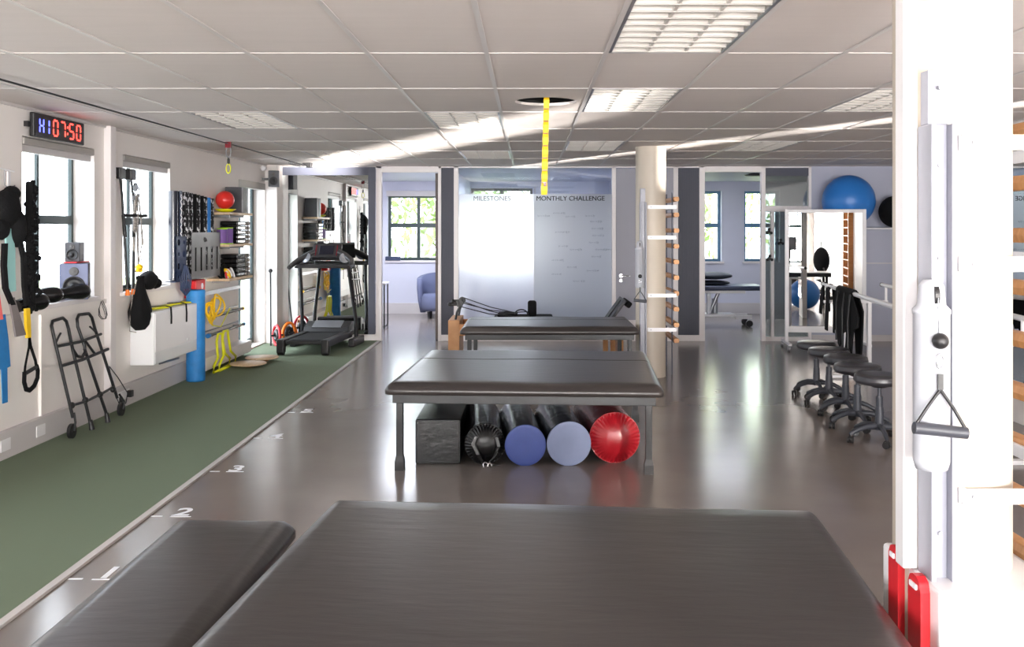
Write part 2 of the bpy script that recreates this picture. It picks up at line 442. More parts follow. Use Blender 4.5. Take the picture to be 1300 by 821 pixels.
# ------------------------------------------------------------------ left-wall windows
def win_x(n, xg, ya, yb, za, zb, m='window_green', mull=(.5,), trans=(1.67,), face=1, low=None, wid=.035):
    """frame of bars in plane x=xg, with panes"""
    t = thing('window_%d' % n, None, None, (xg, (ya+yb)/2, za), kind='structure')
    f = MB(); w = wid; e = .015
    f.box(xg-e, xg+e, ya, ya+w, za, zb).box(xg-e, xg+e, yb-w, yb, za, zb).box(xg-e, xg+e, ya+w, yb-w, za, za+w).box(xg-e, xg+e, ya+w, yb-w, zb-w, zb)
    for k in mull:
        y = ya+(yb-ya)*k; f.box(xg-.012, xg+.012, y-.017, y+.017, za+w, zb-w)
    for z in trans: f.box(xg-.018, xg+.018, ya+w, yb-w, z-.035, z+.035)
    obj('frame', f, m, t)
    obj('pane', MB().box(xg-.003, xg+.003, ya+w, yb-w, za+w, zb-w), 'pane', t)
    return t
for n, (ya, yb, za, zb) in enumerate(LWIN[:4]):
    t = win_x(n+1, XL-.19, ya, yb, za, zb)
    obj('sill', MB().box(XL-.16, XL+.045, ya-.06, yb+.03, za-.035, za), 'trim_white', t, bev=.006)
    if n >= 1:
        b = MB().box(XL-.10, XL+.01, ya+.01, yb-.01, zb-.06, zb-.005); obj('blind_box', b, 'blind', t, bev=.01)
        obj('blind_slats', MB().box(XL-.07, XL-.02, ya+.02, yb-.02, zb-.11, zb-.06), 'trim_grey', t)
ya, yb, za, zb = LWIN[4]
t = win_x(5, XL-.17, ya, yb, za, zb, mull=(.5,), trans=(.95, ), wid=.07)
obj('blind_box', MB().box(XL-.10, XL+.01, ya+.01, yb-.01, zb-.09, zb), 'blind', t)
for n, (ya, yb, za, zb) in enumerate(RWIN):
    t = win_x(n+6, XR+.19, ya, yb, za, zb, wid=.04, trans=(1.67,) if n else ()); obj('sill', MB().box(XR-.04, XR+.16, ya-.04, yb+.04, za-.035, za), 'trim_white', t)
def win_y(n, yg, xa, xb, za, zb, m='window_green', mull=(.5,), trans=(1.67,), sillside=-1):
    t = thing('window_%d' % n, None, None, ((xa+xb)/2, yg, za), kind='structure')
    f = MB(); w = .05
    f.box(xa, xa+w, yg-.03, yg+.03, za, zb).box(xb-w, xb, yg-.03, yg+.03, za, zb).box(xa+w, xb-w, yg-.03, yg+.03, za, za+w).box(xa+w, xb-w, yg-.03, yg+.03, zb-w, zb)
    for k in mull:
        x = xa+(xb-xa)*k; f.box(x-.03, x+.03, yg-.025, yg+.025, za+w, zb-w)
    for z in trans: f.box(xa+w, xb-w, yg-.032, yg+.028, z-.04, z+.04)
    obj('frame', f, m, t)
    obj('pane', MB().box(xa+w, xb-w, yg-.003, yg+.003, za+w, zb-w), 'pane', t)
    y0, y1 = (YF-.05, YF+.16) if sillside < 0 else (YN-.16, YN+.05)
    obj('sill', MB().box(xa-.04, xb+.04, y0, y1, za-.035, za), 'trim_white', t)
    return t
for n, (xa, xb, za, zb) in enumerate(FWIN):
    t = win_y(n+8, YF+.15, xa, xb, za, zb, 'window_blue' if n > 1 else 'window_green', mull=(.5,) if n < 2 else (), trans=(1.66,))
    if n == 0: obj('blind_box', MB().box(xa-.02, xb+.02, YF-.02, YF+.08, zb-.02, zb+.08), 'trim_grey', t)
for n, (xa, xb, za, zb) in enumerate(NWIN):
    win_y(n+12, YN-.15, xa, xb, za, zb, mull=(.33, .66), trans=(1.67,), sillside=1)
# trunking, baseboards
struct('baseboard_left', MB().box(XL, XL+.05, YN, 10.2, 0, .2).box(XL, XL+.05, 10.2, 11.88, 0, .06), 'trim_grey', bev=.006)
struct('trim_2', MB().box(XL, XL+.06, 8.13, 8.24, .2, H), 'trim_white', bev=.006)
struct('trim_3', MB().box(XL, XL+.028, YN, 8.12, .96, .995).box(XL, XL+.02, 5.99, 6.03, .2, .96).box(XL, XL+.02, 7.05, 7.07, .2, .96), 'wall_white')
struct('baseboard_far', MB().box(XL, -1.21, YF-.05, YF, 0, .2).box(1.6, XR, YF-.05, YF, 0, .2), 'trim_grey')
struct('trim_4', MB().box(XL, -3.5, 13.1, 13.42, 0, H), 'wall_white')
# ------------------------------------------------------------------ back partition (white frames, dark panels, glass)
T = .10
def vf(x0, x1, z0=0, z1=H): return (x0, x1, YB, YB+T, z0, z1)
fr = MB()
for x0, x1 in ((-2.18, -2.10), (-1.298, -1.253), (-1.074, -1.007), (1.175, 1.231), (2.048, 2.115), (2.417, 2.496), (3.30, 3.357), (3.973, 4.01)):
    fr.box(*vf(x0, x1))
fr.box(*vf(-3.7, -2.18, 0, .10)).box(*vf(-1.253, -1.074, 0, .09)).box(*vf(1.231, 2.048, 0, .3)).box(*vf(2.115, 2.417, 0, .085)).box(*vf(3.357, 3.973, 0, .06))
fr.box(*vf(-3.7, -1.253, 2.455, H)).box(*vf(-1.253, 4.01, 2.462, H)).box(*vf(-2.10, -1.298, 2.40, 2.46)).box(*vf(2.496, 3.30, 2.405, 2.47)).box(*vf(-1.007, 1.175, 0, .1))
fr.box(*vf(3.357, 3.973, 1.84, 1.92)).box(3.44, 3.48, YB, YB+T, .06, 1.84)
back = struct('wall_back', fr, 'trim_white', bev=.004)
dp = MB().box(-1.253, -1.074, YB+.015, YB+.08, .09, 2.462).box(2.115, 2.417, YB+.015, YB+.08, .085, 2.462)
for x0, x1 in ((-1.253, -1.074), (2.115, 2.417)):
    k = x0+.012
    while k < x1-.006:
        dp.box(k, k+.006, YB+.009, YB+.016, .09, 2.462); k += .02
dp.box(3.357, 3.973, YB+.02, YB+.08, 2.35, 2.462)
struct('wall_back_dark_panel', dp, 'dark_panel')
struct('wall_back_grey_panel', MB().box(1.76, 2.048, YB+.02, YB+.08, .3, 2.462), 'door_grey')
d = thing('door_1', None, None, (1.5, YB, .3), kind='structure')
obj('door_leaf', MB().box(1.235, 1.755, YB+.02, YB+.07, .3, 2.45), 'door_grey', d)
obj('door_handle', MB().cyl((1.30, YB+.02, .93), (1.30, YB-.03, .93), .028, n=16).tube([(1.30, YB-.035, .93), (1.34, YB-.04, .93), (1.43, YB-.04, .93)], .009).cyl((1.30, YB+.02, .86), (1.30, YB-.0, .86), .025, n=16), 'chrome', d)
# clear glass above, writing film below
struct('window_16', MB().box(-1.007, 1.175, YB+.045, YB+.053, 2.09, 2.462), 'clear_partition')
wb = thing('milestones_glass_board', 'frosted glass writing board panel headed MILESTONES, left half', 'whiteboard', (-.47, YB+.04, .1), 'writing glass panels in the back partition')
obj('glass_sheet', MB().box(-1.007, .064, YB+.045, YB+.053, .1, 2.09), 'frosted', wb)
text('MILESTONES', 'heading', .093, (-.80, YB+.043, 1.998), (pi/2, 0, 0), 'black_letter', parent=wb, sx=1.02)
wb = thing('challenge_glass_board', 'hazy glass writing board panel headed MONTHLY CHALLENGE, right half', 'whiteboard', (.62, YB+.04, .1), 'writing glass panels in the back partition')
obj('glass_sheet', MB().box(.068, 1.175, YB+.045, YB+.053, .1, 2.09), 'frosted_dull', wb)
text('MONTHLY CHALLENGE', 'heading', .093, (.095, YB+.043, 1.998), (pi/2, 0, 0), 'black_letter', parent=wb, dbl=.003, sx=.985)
hand = MB()
random.seed(3)
for (cx, cz, n) in ((.20, 1.78, 5), (.42, 1.82, 5), (.60, 1.77, 4), (.88, 1.78, 4), (.45, 1.55, 6), (.95, 1.70, 5), (.97, 1.60, 5), (.98, 1.50, 5), (.50, 1.35, 4), (.66, 1.30, 5),
                    (.93, 1.40, 4), (1.02, 1.30, 7), (.4, 1.15, 5), (.97, 1.2, 4), (.62, 1.05, 4), (.9, 1.0, 5), (.4, .95, 4), (.7, .85, 5)):
    x = cx-.08
    for q in range(n):
        pts = [(x+.024*k/6, YB+.042, cz+.020*sin(k*2.9+q*2.1+cx*9)*(.7+.3*sin(q*5))) for k in range(7)]
        hand.tube(pts, .0016, 4); x += .036
obj('handwriting', hand, 'pen', wb)
# frame divider between the two films
struct('trim_5', MB().box(.064, .068, YB+.04, YB+.056, .1, 2.09), 'trim_grey')
# lower + upper cabinet-like glass right of the doorway
struct('window_17', MB().box(3.357, 3.973, YB+.045, YB+.053, 1.92, 2.35), 'cabinet_glass')
struct('window_18', MB().box(3.357, 3.973, YB+.045, YB+.053, .06, 1.84), 'cabinet_glass')
struct('wall_back_right', MB().box(4.01, XR, YB, YB+T, 0, H), 'wall_grey')
struct('baseboard_back', MB().box(4.01, XR, YB-.02, YB, 0, .09).box(4.01, XR, YB-.008, YB, 1.10, 1.115), 'trim_grey')
# knobs: three-lobed dark hooks on the glass
for k, (x, z) in enumerate(((3.40, 1.555), (3.565, 1.405), (3.41, 1.175))):
    h = MB().cyl((x, YB+.045, z), (x, YB-.03, z), .018, n=12)
    for a in (90, 210, 330):
        h.ball((x+.035*cos(R(a)), YB-.03, z+.035*sin(R(a))), .021, n=10, m=8); h.cyl((x, YB-.03, z), (x+.035*cos(R(a)), YB-.03, z+.035*sin(R(a))), .012, n=8)
    obj('wall_hook', h, 'black_plastic', label=('dark three-lobed hook highest on the glass panel beside the doorway', 'dark three-lobed hook on the glass panel, middle height and furthest right', 'dark three-lobed hook on the glass panel, lowest of three')[k], cat='hook', group='hooks on the glass panel')
# doorway into the rear-left room: open leaf
d = thing('door_2', None, None, (-1.33, YB+.1, 0), kind='structure')
obj('door_leaf', MB().box(-1.345, -1.30, YB+.10, YB+.92, .01, 2.39), 'door_brown', d)
hh = MB()
for z in (.3, 1.2, 2.1): hh.cyl((-1.30, YB+.095, z), (-1.30, YB+.095, z+.1), .01, n=8)
obj('hinge', hh, 'chrome', d)
# ------------------------------------------------------------------ big wall mirror on the back wall
t = thing('wall_mirror', 'tall wide mirror in a dark grey frame behind the treadmill', 'mirror', (-2.93, YB-.02, .1))
f = MB().box(-3.68, -3.575, YB-.03, YB, .10, 2.472).box(-2.285, -2.185, YB-.03, YB, .10, 2.472).box(-3.575, -2.285, YB-.03, YB, 2.355, 2.472)
obj('frame', f, 'dark_panel', t, bev=.003)
obj('mirror_glass', MB().box(-3.575, -2.285, YB-.02, YB-.01, .10, 2.355), 'mirror', t)
# ------------------------------------------------------------------ columns
def column(name, x, y):
    o = struct(name, MB().cyl((x, y, 0), (x, y, H), .157 if y < 5 else .163, n=64, caps=False), 'column_cream')
    return o
NC, RC = (1.205, 2.70), (1.318, 10.27)
struct_n = column('column', *NC); column('column', *RC)
struct('column_trunking', MB().box(NC[0]-.172, NC[0]-.132, NC[1]-.09, NC[1]-.03, .66, H), 'white_metal', bev=.004)
def cable_unit(cx, cy, r, label, full=True, rlabel='', g='cable pulley units on the columns', sgn=-1):
    """pulley rail bolted to the camera side of a column"""
    y = cy-.125
    t = thing('cable_pulley_unit', label, 'cable machine', (cx, y, 0), g)
    xo = cx-.10
    obj('mount_plate', MB().box(xo-.028, xo+.028, y-.02, y+.03, 1.88, 2.03), 'rail_grey', t, bev=.004)
    rail = MB().box(xo-.035, xo-.02, y-.06, y+.03, .02, 1.88).box(xo+.02, xo+.035, y-.06, y+.03, .02, 1.88).box(xo-.02, xo+.02, y-.03, y+.03, .02, 1.88)
    rail.box(xo+.05, xo+.075, y-.02, y+.05, .02, 1.87)
    obj('rail', rail, 'rail_grey', t, bev=.003)
    for z in (1.98, 1.77, 1.52, 1.36, .78, .62): obj('bolt', MB().cyl((xo, y-.02, z), (xo, y-.036, z), .006, n=8), 'steel', t)
    xb = xo-.046; yb = y-.085
    obj('resistance_cylinder', MB().lathe([(.0, .965), (.04, .968), (.046, .99), (.046, 1.375), (.048, 1.377), (.048, 1.387), (.036, 1.40), (.032, 1.45), (.02, 1.465), (0, 1.467)], (xb, yb, 0)), 'cylinder_white', t)
    obj('pulley_wheel', MB().cyl((xb-.006, yb-.004, 1.425), (xb+.006, yb-.004, 1.425), .037, n=24), 'black_plastic', t)
    hz = 1.085 if full else .84
    top = hz+(.225 if full else .255)
    cb = MB().tube([(xb, yb-.042, 1.42), (xb, yb-.052, top)], .0018, 6); obj('cable', cb, 'steel', t)
    obj('stop_ball', MB().ball((xb, yb-.055, top), .021), 'black_plastic', t)
    obj('carabiner', MB().torus((xb, yb-.055, top-.052), .009, .0025, Euler((pi/2, 0, 0)), sz=2.1), 'chrome', t)
    hd = MB(); yy = yb-.055; z1 = hz+.10; 
    hd.ribbon([(xb, yy, z1+.04), (xb, yy, z1)], .014, .006, (1, 0, 0))
    hd.tube([(xb, yy, z1), (xb-.03, yy, z1-.04), (xb-.062, yy, hz+.012), (xb-.066, yy, hz-.005)], .0045, 6)
    hd.tube([(xb, yy, z1), (xb+.035, yy, z1-.05), (xb+.064, yy, hz+.0), (xb+.066, yy, hz-.012)], .0045, 6)
    obj('handle_strap', hd, 'black_plastic', t)
    obj('handle_grip', MB().cyl((xb-.068, yy, hz+.002), (xb+.068, yy, hz-.012), .0155, n=16), 'stool_grey', t)
    return t
cable_unit(NC[0], NC[1], .163, 'white cable pulley rail with black handle on the near column')
cable_unit(RC[0], RC[1], .163, 'white cable pulley rail with black handle on the far column', False)
def stall_bars(x, y0, y1, colxy, label, z1=2.0):
    """wooden rungs between two uprights, running along y, held to the column by white arms"""
    t = thing('wall_bars', label, 'exercise wall bars', (x, (y0+y1)/2, 0), 'wooden wall bars beside the columns')
    up = 'wood'
    obj('upright', MB().box(x-.035, x+.01, y1-.02, y1+.02, 0, z1), 'dark_panel', t, bev=.004)
    obj('upright', MB().box(x-.04, x-.03, y0+.10, y0+.13, 0, z1), 'dark_panel', t, bev=.002)
    z = 1.92-.171*9
    while z < z1-.03:
        obj('rung', MB().prism([(x-.022, z-.024), (x+.022, z-.024), (x+.03, z), (x+.022, z+.024), (x-.022, z+.024), (x-.03, z)], 'y', y0+.02, y1-.02), 'wood_orange', t, bev=.004)
        z += .171
    for z in (1.83, 1.505, .885, .52):
        cx, cy = colxy
        a_ = obj('mounting_arm', MB().box(cx-.05, x-.03, cy-.18, cy-.17, z-.02, z+.02).box(x-.045, x-.035, cy-.17, y1, z-.02, z+.02).box(cx-.055, cx-.035, cy-.17, cy-.14, z-.02, z+.02), 'white_metal', t)
        obj('bolt', MB().cyl((cx-.02, cy-.18, z), (cx-.02, cy-.188, z), .006, n=8), 'steel', a_)
stall_bars(1.615, NC[1]-.02, 3.65, NC, 'orange wooden wall bars beside the near white column')
stall_bars(1.60, 10.25, 11.05, (RC[0], RC[1]), 'orange wooden wall bars beside the far white column')
struct('column_base_boxing', MB().box(1.06, 1.40, 2.44, 2.84, 0, .66), 'white_metal', bev=.012, seg=3)
for k, (ya, yb, zt) in enumerate(((2.655, 2.725, .70), (2.50, 2.585, .67))):
    t = thing('red_clip', 'red plastic clip on the near column boxing, %s' % ('taller and farther one' if k == 0 else 'lower and nearer one'), 'clip', (1.04, ya, .40), 'red clips on the column boxing')
    obj('clip_body', MB().prism([(ya, .42), (yb, .42), (yb, zt-.03), (yb-.012, zt-.008), (yb-.03, zt), (ya+.03, zt), (ya+.01, zt-.01), (ya, zt-.035)], 'x', 1.035, 1.06), 'red', t, bev=.006, seg=3)
    obj('white_slot', MB().box(1.029, 1.035, ya+.02, yb-.02, zt-.035, zt-.02), 'paint_white', t, bev=.002)
# pier with mirror that shows behind the near wall bars
struct('wall_pier', MB().box(4.02, 4.10, 7.4, 8.05, 0, H), 'wall_white')
t = thing('pier_mirror', 'frameless mirror seen through the near wall bars', 'mirror', (4.01, 7.5, .3))
obj('mirror_glass', MB().box(4.0, 4.012, 7.42, 8.03, .35, 2.3), 'mirror', t)
obj('clip', MB().box(3.995, 4.02, 7.6, 7.65, .34, .36), 'chrome', t)
# ------------------------------------------------------------------ plinths (treatment tables)
def plinth(label, x0, x1, y0, y1, top, rot, seam=None, legs=True, edge=True, thick=.08):
    """mat table: cushion on a steel frame with four square legs"""
    cx, cy = (x0+x1)/2, (y0+y1)/2; hx, hy = (x1-x0)/2, (y1-y0)/2
    t = thing('mat_table', label, 'treatment table', (cx, cy, 0), 'wide black padded treatment tables', local=True)
    t.rotation_euler = (0, 0, R(rot))
    c = MB(); parts = [(-hy, hy)] if not seam else [(-hy, seam-.002), (seam+.002, hy)]
    for a, b in parts:
        n = 14; vs, fs = [], []                  # padded slab: slightly domed grid on top, rounded lip
        nx, ny = 28, 18
        def ht(u, v, a=a, b=b):
            ex = min(1, (hx-abs(u))/.07); e2 = min(1, min((v-a) if a == -hy else 1, (b-v) if b == hy else 1)/.07)
            e3 = min(1, min((v-a) if a != -hy else 1, (b-v) if b != hy else 1)/.015)
            k = max(0, min(ex, e2)); q = 1-(1-k)**2.4
            return top-thick*.62*(1-q)-.006*(1-e3) + .0025*sin(u*6+v*3)*k
        us = [-hx, -hx+.006, -hx+.02, -hx+.04, -hx+.07]+[-hx+.07+(2*hx-.14)*i/nx for i in range(1, nx)]+[hx-.07, hx-.04, hx-.02, hx-.006, hx]
        vv = [a, a+.004, a+.015, a+.04, a+.07]+[a+.07+(b-a-.14)*i/ny for i in range(1, ny)]+[b-.07, b-.04, b-.015, b-.004, b]
        W, L = len(us), len(vv)
        for v in vv:
            for u in us:
                # round the plan corners
                r = .05; uu, v2 = u, v
                if abs(u) > hx-r and (v < -hy+r or v > hy-r):
                    sx = math.copysign(1, u); sy = -1 if v < 0 else 1
                    du, dv = abs(u)-(hx-r), abs(v)-(hy-r); mx_ = max(du, dv); l = math.hypot(du, dv)
                    if l > 1e-6: uu, v2 = sx*(hx-r+du*mx_/l), sy*(hy-r+dv*mx_/l)
                vs.append((uu, v2, ht(u, v)))
        for j in range(L-1):
            for i in range(W-1): fs.append((j*W+i, j*W+i+1, (j+1)*W+i+1, (j+1)*W+i))
        rim = [i for i in range(W)]+[j*W+W-1 for j in range(1, L)]+[(L-1)*W+i for i in range(W-2, -1, -1)]+[j*W for j in range(L-2, 0, -1)]
        b0 = len(vs)
        for i in rim: x, y, z = vs[i]; vs.append((x, y, top-thick))
        K = len(rim)
        for i in range(K): fs.append((rim[i], b0+i, b0+(i+1) % K, rim[(i+1) % K]))
        fs.append(tuple(b0+i for i in range(K)))
        c.add(vs, fs, True)
    cu = obj('cushion', c, 'vinyl', t, local=True)
    zt = top-thick
    ix, iy = hx-.055, hy-.02
    f = MB().box(-ix, ix, -iy, -iy+.035, zt-.058, zt-.002).box(-ix, ix, iy-.035, iy, zt-.058, zt-.002).box(-ix, -ix+.035, -iy+.035, iy-.035, zt-.058, zt-.002).box(ix-.035, ix, -iy+.035, iy-.035, zt-.058, zt-.002).box(-.02, .02, -iy+.035, iy-.035, zt-.058, zt-.006)
    obj('frame', f, 'black_metal', t, local=True, bev=.003)
    obj('baseboard_sheet', MB().box(-ix+.036, ix-.036, -iy+.036, iy-.036, zt-.005, zt), 'black_plastic', t, local=True)
    for sx in (-1, 1):
        for sy in (-1, 1):
            x, y = sx*(ix-.045), sy*(iy-.03)
            l = obj('leg', MB().box(x-.022, x+.022, y-.022, y+.022, .08, zt-.058), 'black_metal', t, local=True, bev=.004)
            ORG[l.name] = Vector((0, 0, 0))
            obj('foot', MB().add([(x-.03, y-.03, 0), (x+.03, y-.03, 0), (x+.03, y+.03, 0), (x-.03, y+.03, 0), (x-.03, y-.03, .06), (x+.03, y-.03, .06), (x+.03, y+.03, .06), (x-.03, y+.03, .06),
                (x-.023, y-.023, .095), (x+.023, y-.023, .095), (x+.023, y+.023, .095), (x-.023, y+.023, .095)],
                [(0, 3, 2, 1), (8, 9, 10, 11)]+[(i, (i+1) % 4, 4+(i+1) % 4, 4+i) for i in range(4)]+[(4+i, 4+(i+1) % 4, 8+(i+1) % 4, 8+i) for i in range(4)]), 'black_plastic', l, local=True)
    return t
plinth('wide black padded table in the middle with rolls stored beneath', -.91, .93, 6.17, 7.94, .585, -3.4, seam=.28)
plinth('wide black padded table furthest back, in front of the reformer', -.72, 1.14, 9.75, 10.95, .585, 0, seam=.2)
plinth('largest black padded table, nearest, cut off by the bottom of the photo', -.83, .99, 1.76, 3.53, .585, -4.6)
plinth('low narrow black padded table to the left of the nearest table', -1.36, -.885, 1.6, 3.62, .50, 0, thick=.07)
# ------------------------------------------------------------------ rolls and block under the middle table
def roll(name, x, y, r, L, ang, end, body, label, dome=0., seam=True):
    t = thing(name, label, 'bolster', (x, y, 0), 'bolsters stored under the middle table', local=True)
    t.rotation_euler = (0, 0, R(ang))
    n = 40; b = MB()
    prof = [(r*.97, 0), (r, .012)]
    k = .05
    while k < L-.03: prof.append((r*(1-.008*abs(sin(k*31+x*5))-.004*random.random()), k)); k += .035
    prof += [(r, L-.012), (r*.96, L)]
    mt = Matrix.Rotation(R(-90), 4, 'X')
    b.lathe(prof, (0, 0, r), n, mt.to_3x3())
    obj('body', b, body, t, local=True)
    e = MB(); pr = [(r*1.005, .018), (r*1.005, .004), (r*1.0, .0), (r*.985, -.001), (r*.97, -.002)]
    m = 9
    for i in range(1, m+1):
        q = i/m; rr = r*.96*(1-q); pr.append((max(rr, .0005), -dome*(1-(1-q)**2)-.002*sin(q*pi)))
    vs = []
    for j, (rr, zz) in enumerate(pr):
        for i in range(144):
            a = 2*pi*i/144; w = (.006*(1-(j-4)/4.)*math.cos(a*36) if dome > .02 and 4 <= j <= 7 else 0)
            vs.append((rr*cos(a), zz+w*(1 if j < 6 else .4), r+rr*sin(a)))
    fs = [(j*144+i, j*144+(i+1) % 144, (j+1)*144+(i+1) % 144, (j+1)*144+i) for j in range(len(pr)-1) for i in range(144)]
    e.add(vs, fs, True); obj('end_cap', e, end, t, local=True)
    if seam: obj('piping', MB().torus((0, .002, r), r*.997, .003, Euler((pi/2, 0, 0)), n=48), end, t, local=True)
    return t
b = thing('foam_block', 'square black vinyl block stored under the middle table, far left', 'bolster', (-.62, 6.42, 0), 'bolsters stored under the middle table')
obj('block', MB().box(-.775, -.468, 6.42, 7.5, 0, .305), 'vinyl_black', b, bev=.012, seg=3)
pp = MB()
for z in (.008, .297): pp.tube([(-.767, 6.424, z), (-.476, 6.424, z)], .004, 6)
for x in (-.769, -.474): pp.tube([(x, 6.424, .012), (x, 6.424, .293)], .004, 6).tube([(x, 6.43, .297), (x, 7.49, .297)], .004, 6)
obj('piping', pp, 'vinyl_edge', b)
t = roll('punch_bag_roll', -.300, 6.42, .137, .95, 4, 'vinyl_black', 'vinyl_black', 'shiny black leather roll with carry straps hanging from its end', dome=.05)
st = MB()
st.ribbon([(-.06, -.05, .20), (-.085, -.055, .15), (-.05, -.06, .08), (-.02, -.055, .03), (-.01, -.03, .006)], .022, .004, (1, 0, 0))
st.ribbon([(.075, -.04, .19), (.09, -.05, .13), (.06, -.05, .06), (.02, -.05, .02), (.05, -.06, .006), (.09, -.06, .006)], .02, .004, (1, 0, .2))
st.ribbon([(-.02, -.05, .03), (.0, -.06, .015), (.03, -.06, .006)], .03, .004, (1, 0, 0))
obj('strap', st, 'vinyl_black', t, local=True)
obj('buckle', MB().torus((.0, -.065, .012), .016, .003, Euler((R(70), 0, 0)), n=14).torus((.03, -.07, .010), .014, .003, Euler((R(80), 0, .5)), n=14), 'chrome', t, local=True)
roll('blue_bolster_roll', -.026, 6.38, .137, .95, 4.5, 'vinyl_blue', 'vinyl_black', 'black roll with a dark blue round end, under the middle table')
roll('grey_bolster_roll', .268, 6.38, .148, .95, 5, 'vinyl_slate', 'vinyl_navy', 'navy roll with a pale grey-blue round end, beside the red one')
roll('red_bolster_roll', .584, 6.46, .172, .95, 4, 'vinyl_red', 'vinyl_maroon', 'fat red roll with a domed gathered end, right end of the row', dome=.07)
# ------------------------------------------------------------------ stools
def make_stool():
    t = thing('rolling_stool', None, None, (0, 0, 0), 'black rolling stools beside the parallel bars', local=True)
    obj('seat', MB().lathe([(0, .435), (.15, .435), (.176, .442), (.186, .458), (.188, .470), (.183, .482), (.184, .486), (.18, .500), (.165, .508), (.10, .511), (0, .512)], n=36), 'vinyl_edge', t, local=True)
    obj('seat_plate', MB().lathe([(0, .41), (.05, .41), (.09, .436), (0, .436)], n=20).tube([(.04, 0, .415), (.12, .02, .405), (.16, .02, .41)], .006, 6), 'black_metal', t, local=True)
    obj('gas_column', MB().cyl((0, 0, .09), (0, 0, .26), .034, .030, 20).cyl((0, 0, .26), (0, 0, .34), .026, n=20).cyl((0, 0, .34), (0, 0, .42), .014, n=14), 'stool_grey', t, local=True)
    for k in range(5):
        a = 2*pi*k/5; d = Vector((cos(a), sin(a), 0)); s = Vector((-sin(a), cos(a), 0))
        pts = [d*.015+Vector((0, 0, .115)), d*.10+Vector((0, 0, .118)), d*.17+Vector((0, 0, .098)), d*.225+Vector((0, 0, .072)), d*.24+Vector((0, 0, .062))]
        b = obj('base_arm', MB().tube(pts, [.026, .022, .019, .017, .012], 10, flat=.85), 'stool_grey', t, local=True)
        c = d*.235
        cs = MB()
        sd = Vector((-sin(a+.9), cos(a+.9), 0))
        for q in (-1, 1): p = c+sd*(.014*q)+Vector((0, 0, .025)); cs.cyl(p-sd*.008, p+sd*.008, .025, n=16)
        cs.cyl(c+Vector((0, 0, .025)), c+Vector((0, 0, .065)), .009, n=8)
        cs.torus(c+Vector((0, 0, .03)), .026, .005, Euler((pi/2, 0, a+.9)), n=10, a0=0, a1=pi)
        obj('caster', cs, 'black_plastic', b, local=True)
    return t
st0 = make_stool()
SL = ['black rolling stool at the far end of the row, nearest the mobile mirror', 'second farthest black rolling stool in the row',
      'middle black rolling stool of the row of five', 'second nearest black rolling stool in the row', 'nearest black rolling stool, partly hidden by the white column']
for k, (x, y, a) in enumerate([(2.77, 9.12, 50), (2.735, 8.63, 55), (2.72, 8.13, 48), (2.645, 7.62, 52), (2.63, 7.10, 46)]):
    o = st0 if k == 0 else copy_tree(st0)
    o.location = (x, y, 0); o.rotation_euler = (0, 0, R(a)); o['label'] = SL[k]; o['category'] = 'stool'
# ------------------------------------------------------------------ parallel bars + straps
A, B = Vector((3.25, 10.45, .985)), Vector((2.72, 6.3, .985))
off = Vector((.62, -.08, 0))
t = thing('parallel_bars', 'white walking rails running past the stools behind the near column', 'parallel bars', (3.2, 8.4, 0))
for o in (Vector((0, 0, 0)), off):
    obj('rail', MB().cyl(A+o, B+o, .021, n=18), 'white_metal', t)
    obj('end_cap', MB().cyl(A+o, A+o+(A-B).normalized()*.012, .024, n=18).cyl(B+o, B+o-(A-B).normalized()*.012, .024, n=18), 'black_plastic', t)
for p in (A+(B-A)*.07, A+(B-A)*.97):
    q = p+off
    obj('end_frame', MB().box(p.x-.05, q.x+.02, p.y-.015, p.y+.015, .80, .83).box(p.x+.17, p.x+.21, p.y-.02, p.y+.02, .02, .80).box(q.x-.2, q.x-.16, p.y-.02, p.y+.02, .02, .80)
        .cyl((p.x, p.y, .815), (p.x, p.y, .98), .015, n=10).cyl((q.x, p.y, .815), (q.x, p.y, .98), .015, n=10)
        .box(p.x+.02, q.x, p.y-.03, p.y+.03, .0, .03), 'white_metal', t, bev=.003)
def drape(name, c, w, zt, zb, label, m='soft_black', seed=1, g=None, tails=3, cat='strap'):
    random.seed(seed); d = (A-B).normalized(); s = Vector((d.y, -d.x, 0)); t = MB()
    for k in range(tails):
        o = (k-(tails-1)/2)*w/max(1, tails); z2 = zb+random.uniform(0, .12); l = random.uniform(-.04, .04)
        base = c+d*o
        pts = [base+s*.05+d*l*2+Vector((0, 0, z2-c.z)), base+s*.045+d*l+Vector((0, 0, (z2-c.z)*.5)), base+s*.03+Vector((0, 0, -.03)), base+Vector((0, 0, .026)),
               base-s*.03+Vector((0, 0, -.03)), base-s*.05-d*l+Vector((0, 0, (zb-c.z)*.6)), base-s*.06-d*l*2+Vector((0, 0, (zb-c.z)*.85))]
        t.ribbon(pts, [w/tails*random.uniform(.9, 1.5) for _ in pts], .012, d)
    obj(name, t, m, label=label, cat=cat, group=g, bev=.004)
def onrail(y): k = (y-A.y)/(B.y-A.y); return A+(B-A)*k
drape('hanging_strap', onrail(10.32), .09, 0, .62, 'thin black strap looped over the far tip of the white rail', seed=2, tails=2, g='black straps over the white rail')
drape('hanging_strap', onrail(10.0), .16, 0, .45, 'black strap bundle near the far tip of the white rail', seed=5, tails=3, g='black straps over the white rail')
t = thing('walking_harness', 'wide black harness hung over the white rail above the stools', 'harness', (onrail(9.15).x, 9.15, .36), 'black straps over the white rail')
dd = (A-B).normalized(); ss = Vector((dd.y, -dd.x, 0)); c0 = onrail(9.15)
